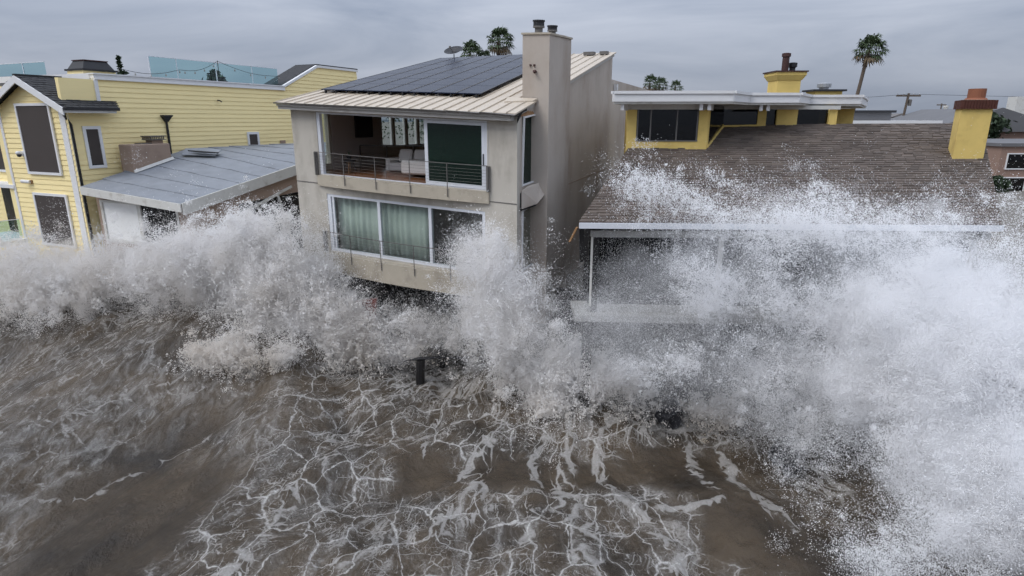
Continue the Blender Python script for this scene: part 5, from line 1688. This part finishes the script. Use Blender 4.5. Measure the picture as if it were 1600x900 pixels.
# two round lumps of white water below the burst
KB = [(352, 545, 20.4, .36, .3, .30, 1.6), (332, 562, 20.2, .3, .25, .2, .8), (378, 570, 20.0, .25, .25, .18, .8), (440, 560, 20.2, .24, .2, .20, .9), (308, 555, 20.4, .18, .2, .14, .4)]
p = cluster(blobs(wide(KB, 1.15), 90), [(9, .16), (16, .09), (4, .04)])
spray("white_water", "two rounded lumps of white water under the burst", [(p, .0085)], .75, 1.5, floor=.5, puffs=(blobs(KB, 160), .13), density=1.3, voxel=.08, mist="mist_silty")

# ---- column in front of the stucco house's seaward corner
CB = [(780, 430, 19.1, .40, .3, .70, 1.5), (765, 480, 19.0, .45, .3, .5, 1.2), (810, 480, 18.8, .5, .3, .6, 1.3), (725, 395, 19.7, .3, .2, .4, .6),
      (785, 530, 18.7, .6, .4, .4, 1.3), (850, 520, 18.6, .6, .4, .5, .9), (880, 560, 18.3, .7, .4, .3, .8), (760, 375, 19.5, .35, .25, .35, .4), (600, 500, 22.5, .7, .12, .35, 1.0), (660, 515, 22.1, .6, .12, .32, 1.3), (715, 515, 21.7, .5, .12, .35, 1.2), (610, 548, 21.5, .5, .12, .12, .7)]
p = cluster(blobs(CB, 110), [(8, .22), (9, .12), (6, .05)], 1.0, np.array([.1, 0, 1.]))
q = cluster(blobs(CB, 260), [(8, .28), (60, .16)])
js = [jets((-.7 + .12 * k, 19.6, 1.8), (-1.5 + .55 * k, .15, 6.6), 26, (.5, .15, .7), .15, 1.0, (.25, .1, .3)) for k in range(6)]
r = cluster(np.concatenate(js), [(2, .02)])
m_ = cluster(blobs(CB, 300), [(8, .34), (60, .22)])
spray("splash_column", "grey-white splash column hiding the stucco house's seaward corner", [(p, .0085), (q, .0056), (r, .0068), (m_, .0036)], .5, 1.4, floor=.25,
      puffs=(np.concatenate([cluster(blobs(CB[:8], 140), [(6, .26)]), cluster(blobs(CB[8:], 70), [(5, .2)])]), .17), density=.5, mist="mist_silty")
# low churn along the wall foot
CH = [(830, 590, 19.0, .6, .5, .2, 1.2), (900, 575, 18.7, .7, .5, .3, 1.2), (960, 595, 18.5, .6, .4, .22, 1.1), (1120, 640, 17.6, .5, .4, .2, .7), (860, 635, 17.9, .5, .4, .1, .6)]
p = cluster(blobs(CH, 170), [(9, .16), (10, .09), (6, .035)])
q = cluster(blobs(CH, 130), [(9, .26), (60, .14)])
js = [jets((.6 + .7 * k, 18.9 - .12 * k, .15), (.2, -1.2, 2.6), 22, (.9, .7, .7), .05, .6, (.3, .3, .1), 40) for k in range(7)]
r = cluster(np.concatenate(js), [(2, .02)])
spray("surf_churn", "churning brownish froth along the foot of the houses", [(p, .0095), (q, .0055), (r, .0075)], .75, .9, puffs=(blobs(CH, 400), .11), density=.7, voxel=.09, mist="mist_silty")

# ---- the great burst on the right: fingers thrown up and to the left over the house
FB = [(1000, 295, 16.6, .30, .25, .12, .5), (1060, 318, 16.5, .5, .3, .12, .7), (1140, 346, 16.3, .6, .3, .16, .8), (1230, 345, 16.0, .6, .4, .22, .8), (1330, 350, 15.8, .7, .4, .32, .9), (1430, 365, 15.5, .8, .5, .3, .9),
      (1085, 415, 16.6, .4, .4, .28, .8), (1090, 465, 16.5, .5, .4, .28, 1.1), (1180, 440, 16.2, .6, .4, .38, .8), (1010, 575, 16.9, .7, .3, .14, .8), (1120, 540, 16.5, .9, .4, .38, .9), (1260, 560, 15.8, .9, .5, .6, 1.2), (1190, 610, 16.2, .8, .4, .28, 1.1), (1240, 665, 15.6, .6, .4, .18, .8)]
NB = [(1510, 450, 13.6, .9, .9, .5, 1.0), (1600, 470, 13.0, 1.0, .9, .65, 1.4), (1430, 470, 14.4, .8, .8, .42, .8), (1470, 530, 13.6, 1.0, .9, .65, 1.3), (1570, 590, 12.2, 1.0, .9, .8, 1.5), (1380, 560, 14.6, .8, .8, .55, 1.0),
      (1340, 485, 15.2, .7, .6, .36, .6), (1450, 640, 13.2, .8, .8, .5, 1.2), (1550, 720, 11.6, .8, .8, .55, 1.3), (1600, 800, 10.6, .6, .7, .5, 1.2), (1450, 720, 12.4, .4, .5, .28, .6), (1500, 845, 10.4, .45, .5, .28, .9), (1410, 888, 10.1, .22, .4, .10, .4), (1320, 650, 14.9, .6, .5, .3, .8), (1650, 650, 11.6, .8, .8, 1.0, 1.1)]
MV = [(1000, 450, 16.9, .6, .3, .5, .6), (1100, 440, 16.7, .8, .3, .6, .8), (1200, 480, 16.4, .9, .4, .7, 1.0), (1320, 450, 16.0, .9, .4, .7, 1.0), (1010, 550, 17.2, .8, .3, .35, 1.2), (1120, 580, 16.8, .9, .4, .4, 1.4), (1240, 590, 16.3, .9, .4, .45, 1.3), (1350, 390, 15.8, .9, .4, .4, .7), (1470, 390, 15.3, .9, .4, .35, .7), (930, 510, 17.5, .5, .2, .4, 1.0), (990, 500, 17.0, .6, .25, .35, 1.0)]
sd = np.array([-.9, .1, .35])
p = cluster(blobs(FB, 100), [(8, .26), (9, .13), (10, .06)], 1.6, sd)
q = cluster(blobs(FB, 300), [(9, .34), (62, .17)], 1.2, sd)
m_ = cluster(blobs(MV, 420), [(10, .42), (60, .28)])
# arcing ropes across the roof and front
js = []
for (u, v, Y, vx, vz, k) in ((1250, 420, 16.0, -4.2, 4.6, 40), (1330, 400, 15.8, -2.4, 4.8, 40), (1180, 470, 16.4, -3.2, 2.4, 30), (1430, 440, 15.4, -3.0, 4.4, 40), (1250, 560, 16.0, -4.0, 1.8, 36), (1160, 360, 16.4, -3.6, 2.4, 30), (1350, 520, 15.4, -4.4, 3.6, 40)):
    js.append(jets(at_y(u, v, Y), (vx, .25, vz), k, (.7, .2, .7), .0, .62, (.45, .25, .25), 60))
r = cluster(np.concatenate(js), [(2, .03)])
spray("burst_veil", "fine veil of spray blowing across the brown shingle roof and front", [(p, .0070), (q, .0046), (m_, .0032), (r, .0058)], .04, 1.0, var=.30,
      puffs=(np.concatenate([cluster(blobs(MV, 200), [(6, .4)]), cluster(blobs(FB[6:], 70), [(6, .25)])]), .30), density=.15, voxel=.15)
p = cluster(blobs(NB, 80), [(7, .38), (10, .22), (9, .12), (7, .05)], 1.1, sd)
q = cluster(blobs(NB, 190), [(6, .38), (10, .28), (90, .15)], .9, sd)
js = []
for (u, v, Y, vx, vz, k) in ((1500, 520, 13.6, -4.0, 3.6, 50), (1590, 560, 12.4, -3.4, 4.4, 50), (1450, 620, 13.4, -4.6, 2.6, 50), (1560, 700, 11.8, -4.0, 2.8, 50), (1600, 800, 10.6, -3.2, 2.4, 40), (1500, 850, 10.4, -2.4, 1.6, 36)):
    js.append(jets(at_y(u, v, Y), (vx, .2, vz), k, (.8, .4, .8), .0, .5, (.5, .4, .3), 60))
r = cluster(np.concatenate(js), [(2, .025)])
core = [b for b in NB if b[6] >= 1.0]
spray("great_burst", "huge dense white burst of spray filling the right of the view", [(p, .0054), (q, .0041), (r, .0048)], .02, 1.0, var=.34,
      puffs=(np.concatenate([cluster(blobs(core, 40), [(6, .4), (9, .26)]), blobs(core, 300)]), .17), density=.80, voxel=.10)
